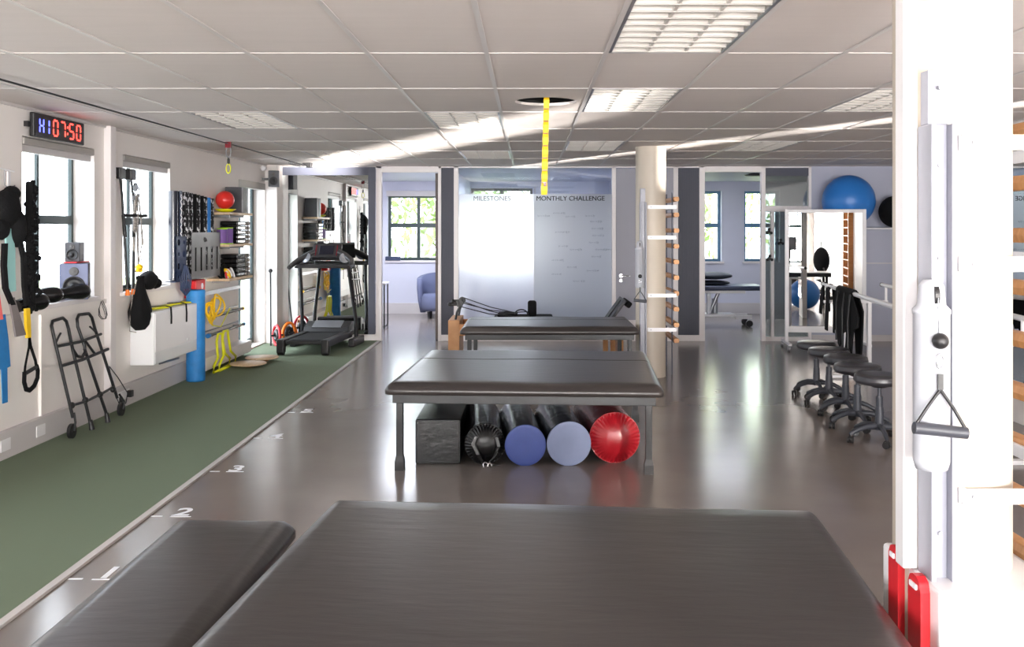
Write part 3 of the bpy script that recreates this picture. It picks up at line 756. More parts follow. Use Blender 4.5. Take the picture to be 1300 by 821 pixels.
def cloth(outline, side, off, th=.014):
    mbx = MB(); q0 = c0+ss*(side*off); n = len(outline); vs = []
    for e in (-th/2, th/2):
        for u, z in outline: vs.append(q0+dd*u+ss*(side*(.03*(c0.z-z))+e+.006*sin(u*40+z*9))+Vector((0, 0, z-c0.z)))
    mbx.add(vs, [tuple(range(n)), tuple(reversed(range(n, 2*n)))]); mbx.add(vs, [(i, n+i, n+(i+1) % n, (i+1) % n) for i in range(n)]); return mbx
zt = .985
obj('left_flap', cloth([(.42, zt+.02), (-.30, zt+.02), (-.62, .80), (-.60, .70), (-.42, .66), (-.36, .40), (-.26, .34), (-.16, .40), (-.12, .62), (.05, .58), (.14, .44), (.26, .46), (.36, .66), (.50, .82)], -1, .03), 'soft_black', t)
obj('right_flap', cloth([(.36, zt+.02), (-.30, zt+.02), (-.50, .84), (-.40, .55), (-.30, .28), (-.15, .30), (-.10, .6), (.10, .62), (.28, .60), (.40, .8)], 1, .03), 'soft_black', t)
obj('fold_over_rail', MB().tube([c0+dd*.40+Vector((0, 0, .012)), c0+Vector((0, 0, .014)), c0-dd*.30+Vector((0, 0, .012))], .032, 10), 'soft_black', t)
bk = MB(); 
for u, z in ((.2, .75), (-.1, .7), (-.35, .55)): bk.tube([c0-ss*.05+dd*u+Vector((0, 0, zt-c0.z-.0)), c0-ss*.065+dd*(u+.03)+Vector((0, 0, (z-c0.z)*.6)), c0-ss*.07+dd*u+Vector((0, 0, z-.25-c0.z))], .011, 6)
obj('dangling_strap', bk, 'black_plastic', t)
drape('hanging_strap', onrail(8.9), .12, 0, .20, 'longest black strap beside the harness on the white rail', seed=9, tails=2, g='black straps over the white rail')
# a harness jacket edge fanning out over the rail
hp = onrail(9.12); d = (A-B).normalized()
# ------------------------------------------------------------------ mobile mirror
MY = 12.55
t = thing('mobile_mirror', 'rectangular mirror in a white frame on castors near the right doorway', 'mirror', (0, 0, 0), local=True)
t.location = (3.93, MY, 0); t.rotation_euler = (0, 0, R(-5.6))
w2 = .525
f = MB().box(-w2, -w2+.05, -.02, .02, .22, 1.855).box(w2-.05, w2, -.02, .02, .22, 1.855).box(-w2+.05, w2-.05, -.02, .02, 1.81, 1.855).box(-w2+.05, w2-.05, -.02, .02, .22, .30)
obj('frame', f, 'white_metal', t, local=True, bev=.004)
obj('mirror_glass', MB().box(-w2+.05, w2-.05, -.006, .006, .30, 1.81), 'mirror', t, local=True)
obj('backing', MB().box(-w2+.05, w2-.05, .007, .018, .30, 1.81), 'trim_grey', t, local=True)
for sx in (-1, 1):
    l = obj('stand_foot', MB().box(sx*w2-.02*sx-.02, sx*w2-.02*sx+.02, -.30, .30, .07, .10).box(sx*w2-.02*sx-.02, sx*w2-.02*sx+.02, -.02, .02, .10, .24), 'white_metal', t, local=True)
    ORG[l.name] = Vector((0, 0, 0))
    for yy in (-.27, .27):
        obj('caster', MB().cyl((sx*w2-.02*sx-.03, yy, .035), (sx*w2-.02*sx+.0, yy, .035), .035, n=18).cyl((sx*w2-.02*sx, yy, .035), (sx*w2-.02*sx, yy, .075), .012, n=8), 'steel', l, local=True)
# ------------------------------------------------------------------ gym balls on a wall rack
t = thing('ball_rack', 'white tube rack on the back wall carrying gym balls', 'rack', (4.6, YB, 1.5))
rk = MB()
for yy in (YB-.12, YB-.50): rk.cyl((4.05, yy, 1.60), (5.25, yy, 1.60), .012, n=8)
for xx in (4.1, 4.7, 5.2): rk.cyl((xx, YB, 1.60), (xx, YB-.52, 1.60), .012, n=8).cyl((xx, YB-.01, 1.60), (xx, YB-.01, 1.45), .012, n=8)
obj('tube_frame', rk, 'white_metal', t)
def gymball(x, y, z, r, m, label):
    b = MB(); b.ball((x, y, z), r, n=48, m=40)
    o = obj('gym_ball', b, m, label=label, cat='exercise ball', group='large exercise balls')
gymball(4.40, YB-.40, 1.98, .355, 'gym_ball', 'big blue exercise ball on the wall rack above the mobile mirror')
gymball(5.06, YB-.36, 1.832, .22, 'soft_black', 'black exercise ball on the wall rack, half hidden by the near column')
# ------------------------------------------------------------------ yellow strap from the hole
t = thing('suspension_strap', 'long yellow daisy-chain strap hanging from the round ceiling hole', 'strap', (.115, 6.59, 1.83))
rb = MB(); zs = 1.835; loop = (2.86-1.835)/12
for k in range(12):
    z0 = zs+k*loop; z1 = z0+loop
    xo = -.012+.0022*k
    wv = .044-.0006*k
    for sg in (-1, 1): rb.ribbon([(.115+xo, 6.59+.003*sg, z0), (.115+xo+.001, 6.59+.009*sg, z0+loop*.3), (.116+xo, 6.59+.009*sg, z0+loop*.7), (.117+xo, 6.59+.003*sg, z1)], [wv*.9, wv, wv, wv*.9], .0025, (1, 0, 0))
obj('webbing', rb, 'yellow', t)
sti = MB()
for k in range(1, 12): z0 = zs+k*loop; xo = -.012+.0022*k; sti.box(.115+xo-.017, .115+xo+.017, 6.59-.009, 6.59+.005, z0-.003, z0+.003)
sti.box(.10, .118, 6.571, 6.575, zs+.06, zs+.09)
obj('stitching', sti, 'vinyl_maroon', t)
# ------------------------------------------------------------------ overhead cable, trolley hook
t = thing('overhead_cable', 'black cable strung under the ceiling along the left wall', 'cable', (-3.04, 5, 2.455))
obj('wire', MB().cyl((-3.04, YN, 2.457), (-3.04, 12.75, 2.457), .0065, n=8), 'cable', t)
obj('end_bracket', MB().box(-3.0, -2.93, 12.68, 12.78, 2.42, H).box(-3.05, -2.98, 12.7, 12.76, 2.44, H), 'black_plastic', t, bev=.004)
coil = MB(); coil.tube([(-3.04+.025*cos(k*1.1)-.0, 12.0+.011*k, 2.435+.02*sin(k*1.1)) for k in range(60)], .004, 6)
obj('spring_coil', coil, 'steel', t)
Y0 = 9.55
t = thing('trolley_hook', 'steel link and carabiner hanging from the overhead cable', 'hook', (-3.04, Y0, 2.16))
obj('pulley_block', MB().box(-3.07, -3.01, Y0-.02, Y0+.02, 2.415, 2.475).cyl((-3.04, Y0-.024, 2.44), (-3.04, Y0+.024, 2.44), .018, n=14), 'vinyl_maroon', t, bev=.004)
obj('link', MB().torus((-3.04, Y0, 2.37), .024, .005, Euler((pi/2, 0, 0)), sz=2.3), 'steel', t)
obj('swivel', MB().lathe([(.004, 2.25), (.014, 2.26), (.014, 2.30), (.006, 2.315)], (-3.04, Y0, 0), 12), 'black_plastic', t)
obj('carabiner', MB().torus((-3.04, Y0, 2.205), .022, .006, Euler((pi/2, 0, 0)), sz=2.1), 'yellow_green', t)
# ------------------------------------------------------------------ interval clock over window 3
CX = XL+.035
t = thing('interval_timer', 'black wall timer with glowing blue and red digits reading 07:50', 'clock', (CX, 7.27, 2.27))
obj('case', MB().box(XL+.02, CX+.02, 6.88, 7.66, 2.272, 2.45), 'black_plastic', t, bev=.008)
obj('bracket', MB().box(XL, XL+.03, 6.84, 6.88, 2.34, 2.38).box(XL, XL+.03, 7.66, 7.70, 2.34, 2.38), 'black_plastic', t)
SEG = {'0': 'abcdef', '1': 'bc', '7': 'abc', '5': 'afgcd', 'H': 'fegbc', 'l': 'ef'}
def seg7(mb, ch, y, z, w, h, x, th=.012):
    for s_ in SEG[ch]:
        q = {'a': (0, h, w, h), 'g': (0, h/2, w, h/2), 'd': (0, 0, w, 0), 'f': (0, h/2, 0, h), 'e': (0, 0, 0, h/2), 'b': (w, h/2, w, h), 'c': (w, 0, w, h/2)}[s_]
        y0, z0, y1, z1 = q
        if z0 == z1: mb.box(x, x+.002, y+y0+th*.6, y+y1-th*.6+.0, z+z0-th/2, z+z0+th/2)
        else: mb.box(x, x+.002, y+y0-th/2, y+y0+th/2, z+z0+th*.6, z+z1-th*.6)
xd = CX+.0205; db = MB(); dr = MB()
for ch, y in (('H', 6.96), ('1', 7.04)): db = MB(); seg7(db, ch, y, 2.305, .055, .11, xd); obj('blue_digit', db, 'led_blue', t)
for ch, y in (('0', 7.16), ('7', 7.275), ('5', 7.41), ('0', 7.525)): dr = MB(); seg7(dr, ch, y, 2.305, .065, .115, xd, .012); obj('red_digit', dr, 'led_red', t)
dr = MB()
dr.box(xd, xd+.002, 7.372, 7.388, 2.33, 2.346).box(xd, xd+.002, 7.372, 7.388, 2.38, 2.396)
obj('red_colon', dr, 'led_red', t)
# ------------------------------------------------------------------ monitor speakers on the first visible sill
def speaker(label, x, y, z, w, d, h, rot, m='speaker_blue', ports=True):
    """faces local -y"""
    t = thing('speaker', label, 'speaker', (x, y, z), None, local=True); t.rotation_euler = (0, 0, R(rot))
    obj('cabinet', MB().box(-w/2, w/2, -d/2, d/2, 0, h), 'speaker_grey', t, local=True, bev=.006)
    obj('baffle', MB().box(-w/2+.002, w/2-.002, -d/2-.006, -d/2, .002, h-.002), m, t, local=True, bev=.003)
    rw = w*.40
    mt = Matrix.Rotation(R(90), 3, 'X')
    obj('woofer', MB().lathe([(rw, 0), (rw, .010), (rw*.88, .012), (rw*.8, .004), (rw*.3, -.006+.01), (rw*.26, .012), (0, .016)], (0, -d/2-.004, h*.36), 28, mt), 'black_plastic', t, local=True)
    rt = w*.17
    obj('tweeter', MB().lathe([(rt, 0), (rt, .008), (rt*.7, .006), (rt*.35, .01), (0, .012)], (0, -d/2-.004, h*.78), 20, mt), 'holder_grey', t, local=True)
    return t
ya_, yb_, za_, zb_ = LWIN[2]
speaker('large blue-grey monitor speaker on the window sill', -3.70, 7.70, 1.03, .21, .27, .29, 22)
o = obj('folded_cloth', MB().box(-3.74, -3.63, 7.58, 7.80, 1.322, 1.332), 'red', label='thin red pad between the two stacked speakers', cat='pad', bev=.003)
speaker('small dark monitor speaker stacked on the larger one', -3.70, 7.69, 1.3325, .115, .14, .155, 12, 'speaker_grey')
def boxing_glove(label, x, y, z, rz, m='vinyl_black', k=1.):
    t = thing('boxing_glove', label, 'boxing glove', (x, y, z), 'black boxing gloves on the window sill', local=True); t.rotation_euler = (0, 0, R(rz))
    b = MB(); pts = [(0, 0, .06), (.05*k, 0, .062), (.11*k, .0, .068), (.17*k, 0, .07), (.225*k, 0, .066), (.25*k, 0, .06)]
    b.tube([Vector(p) for p in pts], [.040, .046, .060, .068, .055, .02], 18); obj('mitt', b, m, t, local=True, sub=1)
    obj('cuff', MB().cyl((-.06, 0, .05), (.012, 0, .06), .046, .047, 18), m, t, local=True, bev=.006)
    obj('thumb', MB().tube([(.07, .035, .075), (.12, .06, .085), (.165, .05, .08)], [.022, .026, .015], 12), m, t, local=True)
    return t
boxing_glove('black boxing glove lying in front of the large speaker', -3.65, 7.37, 1.03, 62)
boxing_glove('black boxing glove lying beside the window bars, nearer the hanging straps', -3.72, 7.02, 1.03, 50)
boxing_glove('black boxing glove at the near end of the sill, behind the others', -3.60, 6.72, 1.00, 75, k=.9)
# ------------------------------------------------------------------ wall hook rack with hanging training kit (left edge)
t = thing('hook_rack', 'white bar bracket with hooks at the left edge', 'hook rack', (XL, 6.45, 2.0))
obj('bar', MB().box(XL, XL+.012, 6.40, 6.43, 1.93, 2.09).cyl((XL+.01, 6.42, 2.02), (XL+.05, 6.62, 2.0), .006, n=8).box(XL, XL+.012, 6.62, 6.65, 1.88, 2.0), 'white_metal', t)
obj('hook', MB().tube([(XL+.02, 6.56, 2.01), (XL+.02, 6.56, 1.90), (XL+.06, 6.56, 1.87), (XL+.09, 6.56, 1.90)], .005, 6), 'steel', t)
def hang(name, label, pts, w, th, wd, m, cat, g=None, **k):
    return obj(name, MB().ribbon(pts, w, th, wd), m, label=label, cat=cat, group=g, **k)
XW = XL+.10
t = thing('weight_vest', 'bulky black vest bundle hanging from the hook rack', 'vest', (XW, 6.42, 1.55))
random.seed(4)
vb = MB()
vb.ball((XW+.01, 6.42, 1.74), .15, .5, .85, .85, wob=.07).ball((XW+.02, 6.52, 1.60), .13, .5, .6, 1.0, wob=.08).ball((XW, 6.36, 1.60), .11, .5, .8, .7, wob=.08).ball((XW, 6.50, 1.84), .09, .6, .8, .6, wob=.08)
obj('vest_body', vb, 'soft_black', t, sub=1)
obj('shoulder_strap', MB().ribbon([(XW+.04, 6.5, 1.6), (XW+.06, 6.54, 1.4), (XW+.05, 6.57, 1.2), (XW+.05, 6.60, 1.06)], .045, .02, (0, 1, 0)).ribbon([(XW+.03, 6.36, 1.5), (XW+.04, 6.33, 1.35), (XW+.04, 6.35, 1.2), (XW+.05, 6.42, 1.08)], .05, .02, (0, 1, 0)), 'soft_black', t)
tb = MB(); random.seed(12)
for k in range(170):
    q = k/169; z = 1.93-.92*q; wdt = .015+.055*min(1, q*1.6)
    yy = 6.755+random.uniform(-wdt, wdt); xx = XW+.0+random.uniform(-.025, .03)
    tb.ball((xx, yy, z), random.uniform(.012, .022), n=8, m=6, wob=.2)
tb.tube([(XW, 6.74, 1.93), (XW, 6.73, 1.6), (XW, 6.75, 1.3), (XW, 6.76, 1.02)], .03, 8)
obj('battle_chain', tb, 'soft_black', label='thick ragged black tassel of bands hanging at the window edge', cat='resistance band')
hang('towel', 'pale teal towel hanging under the black vest', [(XW+.02, 6.42, 1.60), (XW+.03, 6.43, 1.45), (XW+.03, 6.42, 1.30), (XW+.03, 6.43, 1.17)], [.09, .11, .13, .13], .012, (0, 1, 0), 'teal', 'towel', bev=.003)
hang('hanging_strap', 'wide grey strap hanging in front of the pink band', [(XW+.04, 6.42, 1.13), (XW+.06, 6.45, .98), (XW+.05, 6.52, .86)], [.07, .10, .13], .014, (0, 1, 0), 'fabric_grey', 'strap', bev=.003)
hang('resistance_band', 'pink band at the left edge above the blue band', [(XW+.0, 6.30, 1.15), (XW+.02, 6.31, .99)], [.1, .09], .008, (0, 1, 0), 'pink', 'resistance band')
hang('resistance_band', 'long wide blue band hanging at the left edge', [(XW+.01, 6.33, 1.02), (XW+.02, 6.34, .85), (XW+.015, 6.37, .66), (XW+.015, 6.38, .655), (XW+.01, 6.40, .42)], [.14, .16, .17, .07, .06], .006, (0, 1, 0), 'foam_blue', 'resistance band')
t = thing('suspension_trainer', 'yellow sleeve with a black stirrup handle hanging on the lower left wall', 'suspension trainer', (XW, 6.68, .5))
obj('sleeve', MB().ribbon([(XW+.03, 6.64, 1.04), (XW+.03, 6.65, .93), (XW+.03, 6.66, .83)], [.055, .062, .05], .02, (0, 1, 0)), 'yellow', t, bev=.004)
hd = MB(); P = lambda y, z: (XW+.035, y, z)
hd.ribbon([P(6.665, .83), P(6.66, .77), P(6.61, .64), P(6.60, .58)], .024, .006, (0, 1, .2)).ribbon([P(6.665, .83), P(6.68, .77), P(6.745, .66), P(6.76, .61)], .028, .006, (0, 1, .2))
hd.tube([P(6.60, .60), P(6.595, .53), P(6.62, .475), P(6.67, .46), P(6.73, .48), P(6.775, .53), P(6.78, .58), P(6.76, .62)], .012, 8, flat=1.6)
obj('stirrup', hd, 'soft_black', t)
obj('grip', MB().cyl(P(6.60, .585), P(6.755, .61), .014, n=12), 'black_plastic', t)
# ------------------------------------------------------------------ folded walker leaning on the wall
def wk(py_, z, x=None): return (x if x is not None else XL+.05+.16*(1-z/.95), py_, z)
t = thing('walker', 'folded black metal walking frame with two small wheels against the wall', 'walking frame', (XL+.15, 7.55, 0))
fr2 = MB(); r_ = .0125
fr2.tube([wk(7.20, .16), wk(7.12, .80), wk(7.115, .87), wk(7.14, .90), wk(7.30, .91), wk(7.345, .88), wk(7.36, .82), wk(7.37, .66), wk(7.42, .60), wk(7.50, .58), wk(7.56, .61), wk(7.57, .66), wk(7.51, .82), wk(7.52, .88), wk(7.56, .91), wk(7.73, .905), wk(7.77, .87), wk(7.79, .78), wk(7.98, .17)], r_, 8)
fr2.tube([wk(7.37, .66), wk(7.45, .08)], r_, 8).tube([wk(7.56, .64), wk(7.74, .09)], r_, 8)
fr2.tube([wk(7.14, .71), wk(7.50, .70), wk(7.88, .72)], .012, 8).tube([wk(7.15, .56), wk(7.50, .56), wk(7.96, .585)], .013, 8).tube([wk(7.58, .71), wk(7.72, .575)], .01, 8)
obj('tube_frame', fr2, 'black_metal', t)
fr3 = MB()
for y in (7.215, 7.435, 7.69, 7.93): fr3.ball(wk(y, .25), .026, .9, 1.1, 1, n=10, m=8)
fr3.tube([wk(7.215, .25), wk(7.44, .24), wk(7.69, .25), wk(7.94, .27)], .011, 8)
obj('brace', fr3, 'black_plastic', t)
for y in (7.46, 7.745): obj('rubber_foot', MB().cyl(wk(y, .012), wk(y, .09), .021, .016, 12), 'black_plastic', t)
for y in (7.155, 8.02):
    x = wk(y, .08)[0]; wl = MB().cyl((x-.012, y, .0685), (x+.012, y, .0685), .056, n=24); wl.cyl((x-.016, y, .0685), (x+.016, y, .0685), .02, n=12)
    obj('wheel', wl, 'black_plastic', t, bev=.004)
    obj('wheel_arm', MB().tube([(x+.018, y, .0685), (x+.018, y+.02, .13), (x, y+.035*(1 if y < 7.5 else -1), .20)], .009, 8), 'black_metal', t)
for y, s_ in ((7.20, 1), (7.74, -1)): obj('brake_lever', MB().tube([wk(y-.06*s_, .74), wk(y-.02*s_, .77), wk(y+.03*s_, .80)], .008, 6), 'black_plastic', t)
# cable and plugs on the trunking
t = thing('wall_socket', 'white socket with black plug and looped wire on the skirting', 'socket', (XL+.05, 8.38, .1))
obj('plate', MB().box(XL+.05, XL+.058, 8.28, 8.52, .08, .16), 'white_plastic', t, bev=.002)
obj('plug', MB().box(XL+.055, XL+.10, 8.46, 8.51, .09, .15), 'black_plastic', t, bev=.005)
obj('plug', MB().box(XL+.055, XL+.08, 8.30, 8.33, .06, .12), 'black_plastic', t, bev=.005)
obj('wire', MB().tube([(XL+.06, 8.10, .42), (XL+.07, 8.25, .30), (XL+.09, 8.4, .14), (XL+.10, 8.34, .06), (XL+.09, 8.25, .05), (XL+.07, 8.16, .2), (XL+.06, 8.10, .41)], .004, 6), 'cable', t)
for y in (6.45, 6.92): obj('socket_plate', MB().box(XL+.05, XL+.056, y, y+.12, .07, .15), 'white_plastic', label='small white socket plate on the skirting %s' % ('nearest the left edge' if y < 6.6 else 'just before the walking frame'), cat='socket', group='sockets on the skirting')
lp = MB().tube([(XL+.05+.02*sin(k*.9), 8.0+.04*sin(k*.8), .99-.16*abs(sin(k*.45))) for k in range(18)], .003, 6)
obj('cord_loop', lp, 'cable', label='small looped dark cord hanging from the end of the sill', cat='cord')
# ------------------------------------------------------------------ crutches in the second visible window
def crutch(label, y, top, bot, xt, lean=.0):
    t = thing('crutch', label, 'crutch', (xt, y, bot), 'crutches leaning in the window')
    obj('shaft', MB().cyl((xt+.05, y, bot+.04), (xt, y+lean, top-.42), .0125, n=10).cyl((xt+.025, y+lean*.5, (top+bot)/2-.05), (xt, y+lean, top-.42), .015, n=10), 'black_metal', t)
    obj('upper_tube', MB().tube([(xt, y+lean, top-.43), (xt+.0, y+lean-.02, top-.25), (xt+.0, y+lean-.08, top-.04)], .011, 8), 'black_metal', t)
    obj('hand_grip', MB().tube([(xt, y+lean, top-.42), (xt+.03, y+lean+.08, top-.425), (xt+.05, y+lean+.15, top-.42)], .016, 10), 'black_plastic', t)
    obj('cuff', MB().box(xt-.035, xt+.035, y+lean-.14, y+lean-.02, top-.10, top), 'black_plastic', t, bev=.012)
    obj('tip', MB().cyl((xt+.052, y, bot), (xt+.05, y, bot+.05), .02, .016, 12), 'orange', t)
    return t
crutch('nearer black crutch with orange tip leaning beside the second window', 8.42, 2.14, 1.005, XL+.03, .03)
crutch('farther black crutch with orange tip in front of the second window', 8.54, 2.14, 1.005, XL+.03, .14)
t = thing('pulley_rope', 'silver double pulley with grey ropes hanging in the second window', 'pulley rope', (XL+.05, 8.72, 1.1))
obj('pulley', MB().cyl((XL+.045, 8.62, 2.08), (XL+.06, 8.62, 2.08), .04, n=20).cyl((XL+.045, 8.66, 1.98), (XL+.06, 8.66, 1.98), .04, n=20).torus((XL+.05, 8.70, 1.93), .055, .007, Euler((0, pi/2, 0))).box(XL+.045, XL+.06, 8.60, 8.70, 1.86, 1.90), 'silver', t)
rp = MB()
for k, (a, b) in enumerate(((8.64, 8.68), (8.68, 8.70), (8.71, 8.78))):
    rp.tube([(XL+.055, a, 1.92), (XL+.06, (a+b)/2+.01*k, 1.7), (XL+.06, b, 1.45), (XL+.05, 8.72, 1.25)], .007, 6)
rp.tube([(XL+.055, 8.70, 1.92), (XL+.06, 8.80, 1.55), (XL+.06, 8.82, 1.38), (XL+.05, 8.74, 1.24)], .006, 6)
rp.tube([(XL+.055, 8.66, 1.9), (XL+.055, 8.62, 1.5), (XL+.055, 8.60, 1.05)], .016, 6)
obj('rope', rp, 'rope', t)
obj('yellow_grip', MB().ball((XL+.06, 8.72, 1.245), .035, 1, 1.2, .8, n=12, m=8).ball((XL+.06, 8.69, 1.22), .022, n=10, m=8).ball((XL+.06, 8.75, 1.215), .022, n=10, m=8), 'yellow', t)
random.seed(21)
b = MB(); b.ball((XL+.05, 8.95, 1.11), .12, .7, 1.15, .75, wob=.08, n=18).ball((XL+.03, 9.15, 1.07), .09, .7, 1.2, .6, wob=.1)
obj('crumpled_jacket', b, 'soft_black', label='crumpled dark jacket on the second window sill', cat='jacket', sub=1)
t = thing('drawstring_bag', 'black drawstring bag hanging below the second window', 'bag', (XL+.12, 8.55, .68))
bp = MB(); pr = []
for r, z in ((0, .675), (.07, .68), (.125, .72), (.155, .79), (.155, .85), (.13, .92), (.09, 1.0), (.06, 1.07), (.05, 1.13), (.06, 1.17)): pr.append((r, z))
n = 28; vs = []
for r, z in pr:
    for i in range(n):
        a = 2*pi*i/n; k = 1+.07*cos(a*7)*(1 if z > .8 else .3); vs.append((XL+.12+r*.55*cos(a)*k, 8.60+r*sin(a)*k, z))
bp.add(vs, [(j*n+i, j*n+(i+1) % n, (j+1)*n+(i+1) % n, (j+1)*n+i) for j in range(len(pr)-1) for i in range(n)]+[tuple(reversed(range(n))), tuple(range((len(pr)-1)*n, len(pr)*n))], True)
obj('sack', bp, 'soft_black', t)
obj('drawstring', MB().tube([(XL+.12, 8.53, 1.14), (XL+.10, 8.48, 1.0), (XL+.09, 8.45, .8), (XL+.08, 8.47, .68), (XL+.10, 8.56, .66)], .004, 6).tube([(XL+.12, 8.60, 1.15), (XL+.06, 8.62, 1.22)], .005, 6), 'rope', t)
# ------------------------------------------------------------------ white heater / air unit
x1 = -3.44; y0, y1 = 8.66, 9.78
t = thing('wall_heater', 'white boxy wall heater below the second window', 'heater', ((XL+x1)/2, (y0+y1)/2, .34))
obj('casing', MB().box(XL, x1, y0, y1, .345, .83), 'offwhite_panel', t, bev=.008)
obj('front_panel', MB().box(x1, x1+.006, y0+.02, y1-.02, .46, .815), 'white_plastic', t, bev=.003)
obj('lower_panel', MB().box(x1, x1+.005, y0+.02, y1-.02, .355, .452).box(x1, x1+.012, y1-.30, y1-.25, .48, .50), 'offwhite_panel', t, bev=.002)
obj('top_grille', MB().box(XL+.04, x1-.02, y0+.05, y1-.05, .83, .834), 'trim_grey', t)
obj('pipe', MB().tube([(XL+.1, 9.1, .345), (XL+.1, 9.1, .30), (XL+.1, 9.4, .29), (XL+.06, 9.7, .27)], .01, 8), 'steel', t)
hb = MB(); hb.ribbon([(-3.60, 8.75, .842), (-3.5, 9.1, .842), (-3.58, 9.5, .845), (-3.50, 9.72, .843)], .05, .012, (1, 0, 0)).ribbon([(-3.5, 8.78, .855), (-3.55, 9.1, .852), (-3.48, 9.45, .855), (-3.55, 9.7, .852)], .04, .01, (1, 0, 0))
obj('yellow_strap_bundle', hb, 'yellow_green', label='yellow straps lying on top of the white heater', cat='strap', bev=.002)
for k, y in enumerate((9.02, 9.42)):
    obj('black_strap', MB().ribbon([(-3.56, y-.12, .866), (-3.46, y-.03, .866), (x1+.02, y, .85), (x1+.022, y+.01, .76), (x1+.02, y+.012, .69-.02*k)], .028, .006, (0, 1, 0)), 'soft_black', label='black strap draped over the heater front, %s' % ('nearer the drawstring bag' if k == 0 else 'nearer the blue foam roll'), cat='strap', group='black straps over the heater')
# ------------------------------------------------------------------ blue foam roll on the turf
o = MB(); n = 26; vs = []
for z in [k*.05 for k in range(20)]:
    for i in range(n):
        a = 2*pi*i/n; k = 1+.015*cos(a*10); vs.append((-3.50+.02+(z*.0)+.095*cos(a)*k, 9.86-.0+.095*sin(a)*k, .012+z))
o.add(vs, [(j*n+i, j*n+(i+1) % n, (j+1)*n+(i+1) % n, (j+1)*n+i) for j in range(19) for i in range(n)]+[tuple(reversed(range(n))), tuple(range(19*n, 20*n))], True)
obj('foam_roll', o, 'foam_blue', label='tall bright blue foam roll standing on the turf by the heater', cat='foam roller', bev=.012)
# ------------------------------------------------------------------ roller racks
t = thing('mat_holder', 'dark navy wall holder with round cut-outs, left of the grey one', 'holder', (XL+.03, 9.62, 1.1))
XP = XL+.128
pl = MB()
# plate with round holes, drawn as a strip grid
def holed(mb, x0, x1, ya, yb, za, zb, holes, n=16):
    """plate in the YZ plane, cells each with or without a hole"""
    for (a, b, c, d, hole) in holes:
        if not hole: mb.box(x0, x1, a, b, c, d); continue
        cy, cz = (a+b)/2, (c+d)/2; ry, rz = hole
        inner = [(cy+ry*cos(2*pi*k/n), cz+rz*sin(2*pi*k/n)) for k in range(n)]; outer = []
        for k in range(n):
            dy, dz = cos(2*pi*k/n), sin(2*pi*k/n)
            tt = min((b-a)/2/abs(dy) if abs(dy) > 1e-6 else 1e9, (d-c)/2/abs(dz) if abs(dz) > 1e-6 else 1e9)
            outer.append((cy+dy*tt, cz+dz*tt))
        vs = [(x, y, z) for x in (x0, x1) for y, z in inner+outer]
        N = 2*n
        fs = []
        for k in range(n):
            k2 = (k+1) % n
            fs += [(k, k2, n+k2, n+k), (N+k, N+n+k, N+n+k2, N+k2), (k, N+k, N+k2, k2)]
        mb.add(vs, fs)
cells = []
zz = [1.06, 1.16, 1.28, 1.40, 1.52]; yy_ = [9.46, 9.60, 9.74]
for i in range(4):
    for j in range(2): cells.append((yy_[j], yy_[j+1], zz[i], zz[i+1], (.04, .035) if (i+j) % 2 else (.022, .022)))
holed(pl, XP-.006, XP, 9.46, 9.74, 1.06, 1.52, cells)
obj('front_plate', pl, 'navy', t)
obj('side_plate', MB().box(XL, XP-.006, 9.734, 9.74, 1.06, 1.52).box(XL, XP-.006, 9.466, 9.734, 1.06, 1.066), 'navy', t)
for k, (y, m, lb) in enumerate(((9.54, 'vinyl_navy', 'dark navy rolled mat standing in the navy wall holder'), (9.64, 'navy', 'patterned blue mat standing in the navy wall holder'))):
    o = MB().cyl((XL+.065, y, 1.08), (XL+.065, y, 1.98), .045, n=20)
    if k: 
        obj('rolled_mat', o, 'vinyl_navy', label=lb, cat='rolled mat', group='mats in the navy wall holder')
    else: obj('rolled_mat', o, m, label=lb, cat='rolled mat', group='mats in the navy wall holder')
sq = MB(); random.seed(5); pts = [(XL+.115+.002*random.random(), 9.625+.022*sin(k*2.3), 1.50+.0235*k) for k in range(20)]
t2 = thing('patterned_band', 'narrow dark band with white zigzag pattern in front of the navy mats', 'resistance band', (XL+.115, 9.62, 1.5))
obj('band', MB().box(XL+.110, XL+.114, 9.59, 9.66, 1.49, 1.985), 'navy', t2)
obj('zigzag_print', MB().tube(pts, .0055, 5), 'paint_white', t2)
t = thing('roller_holder', 'grey metal wall holder with five slots above the red box', 'holder', (XL+.06, 10.2, 1.05))
XQ = XL+.16; ya, yb = 9.80, 10.70; hp2 = MB()
hp2.box(XQ-.005, XQ, ya, yb, 1.07, 1.15).box(XQ-.005, XQ, ya, yb, 1.40, 1.56)
edges = [ya]; 
for k in range(5):
    yc = ya+.12+.17*k; edges += [yc-.025, yc+.025]
edges.append(yb)
for k in range(0, len(edges), 2): hp2.box(XQ-.005, XQ, edges[k], edges[k+1], 1.15, 1.40)
obj('front_plate', hp2, 'holder_grey', t)
obj('side_plate', MB().box(XL, XQ-.005, yb-.005, yb, 1.07, 1.56).box(XL, XQ-.005, ya+.005, yb-.005, 1.07, 1.075), 'holder_grey', t)
obj('bolt', MB().torus((XQ+.002, 10.2, 1.48), .02, .004, Euler((0, pi/2, 0)), sz=1.7), 'black_metal', t)
RC_ = ['speckle', 'speckle', 'soft_black', 'speckle', 'soft_black', 'speckle', 'blue', 'speckle']
RL = ['speckled foam roller in the grey slotted holder, nearest the camera', 'speckled foam roller second nearest in the grey slotted holder', 'plain black foam roller between speckled ones in the grey holder',
      'speckled foam roller in the middle of the grey slotted holder', 'plain black foam roller beside the middle speckled one', 'speckled foam roller just before the blue roller', 'bright blue foam roller in the grey slotted holder', 'speckled foam roller last in the grey holder, beside the shelves']
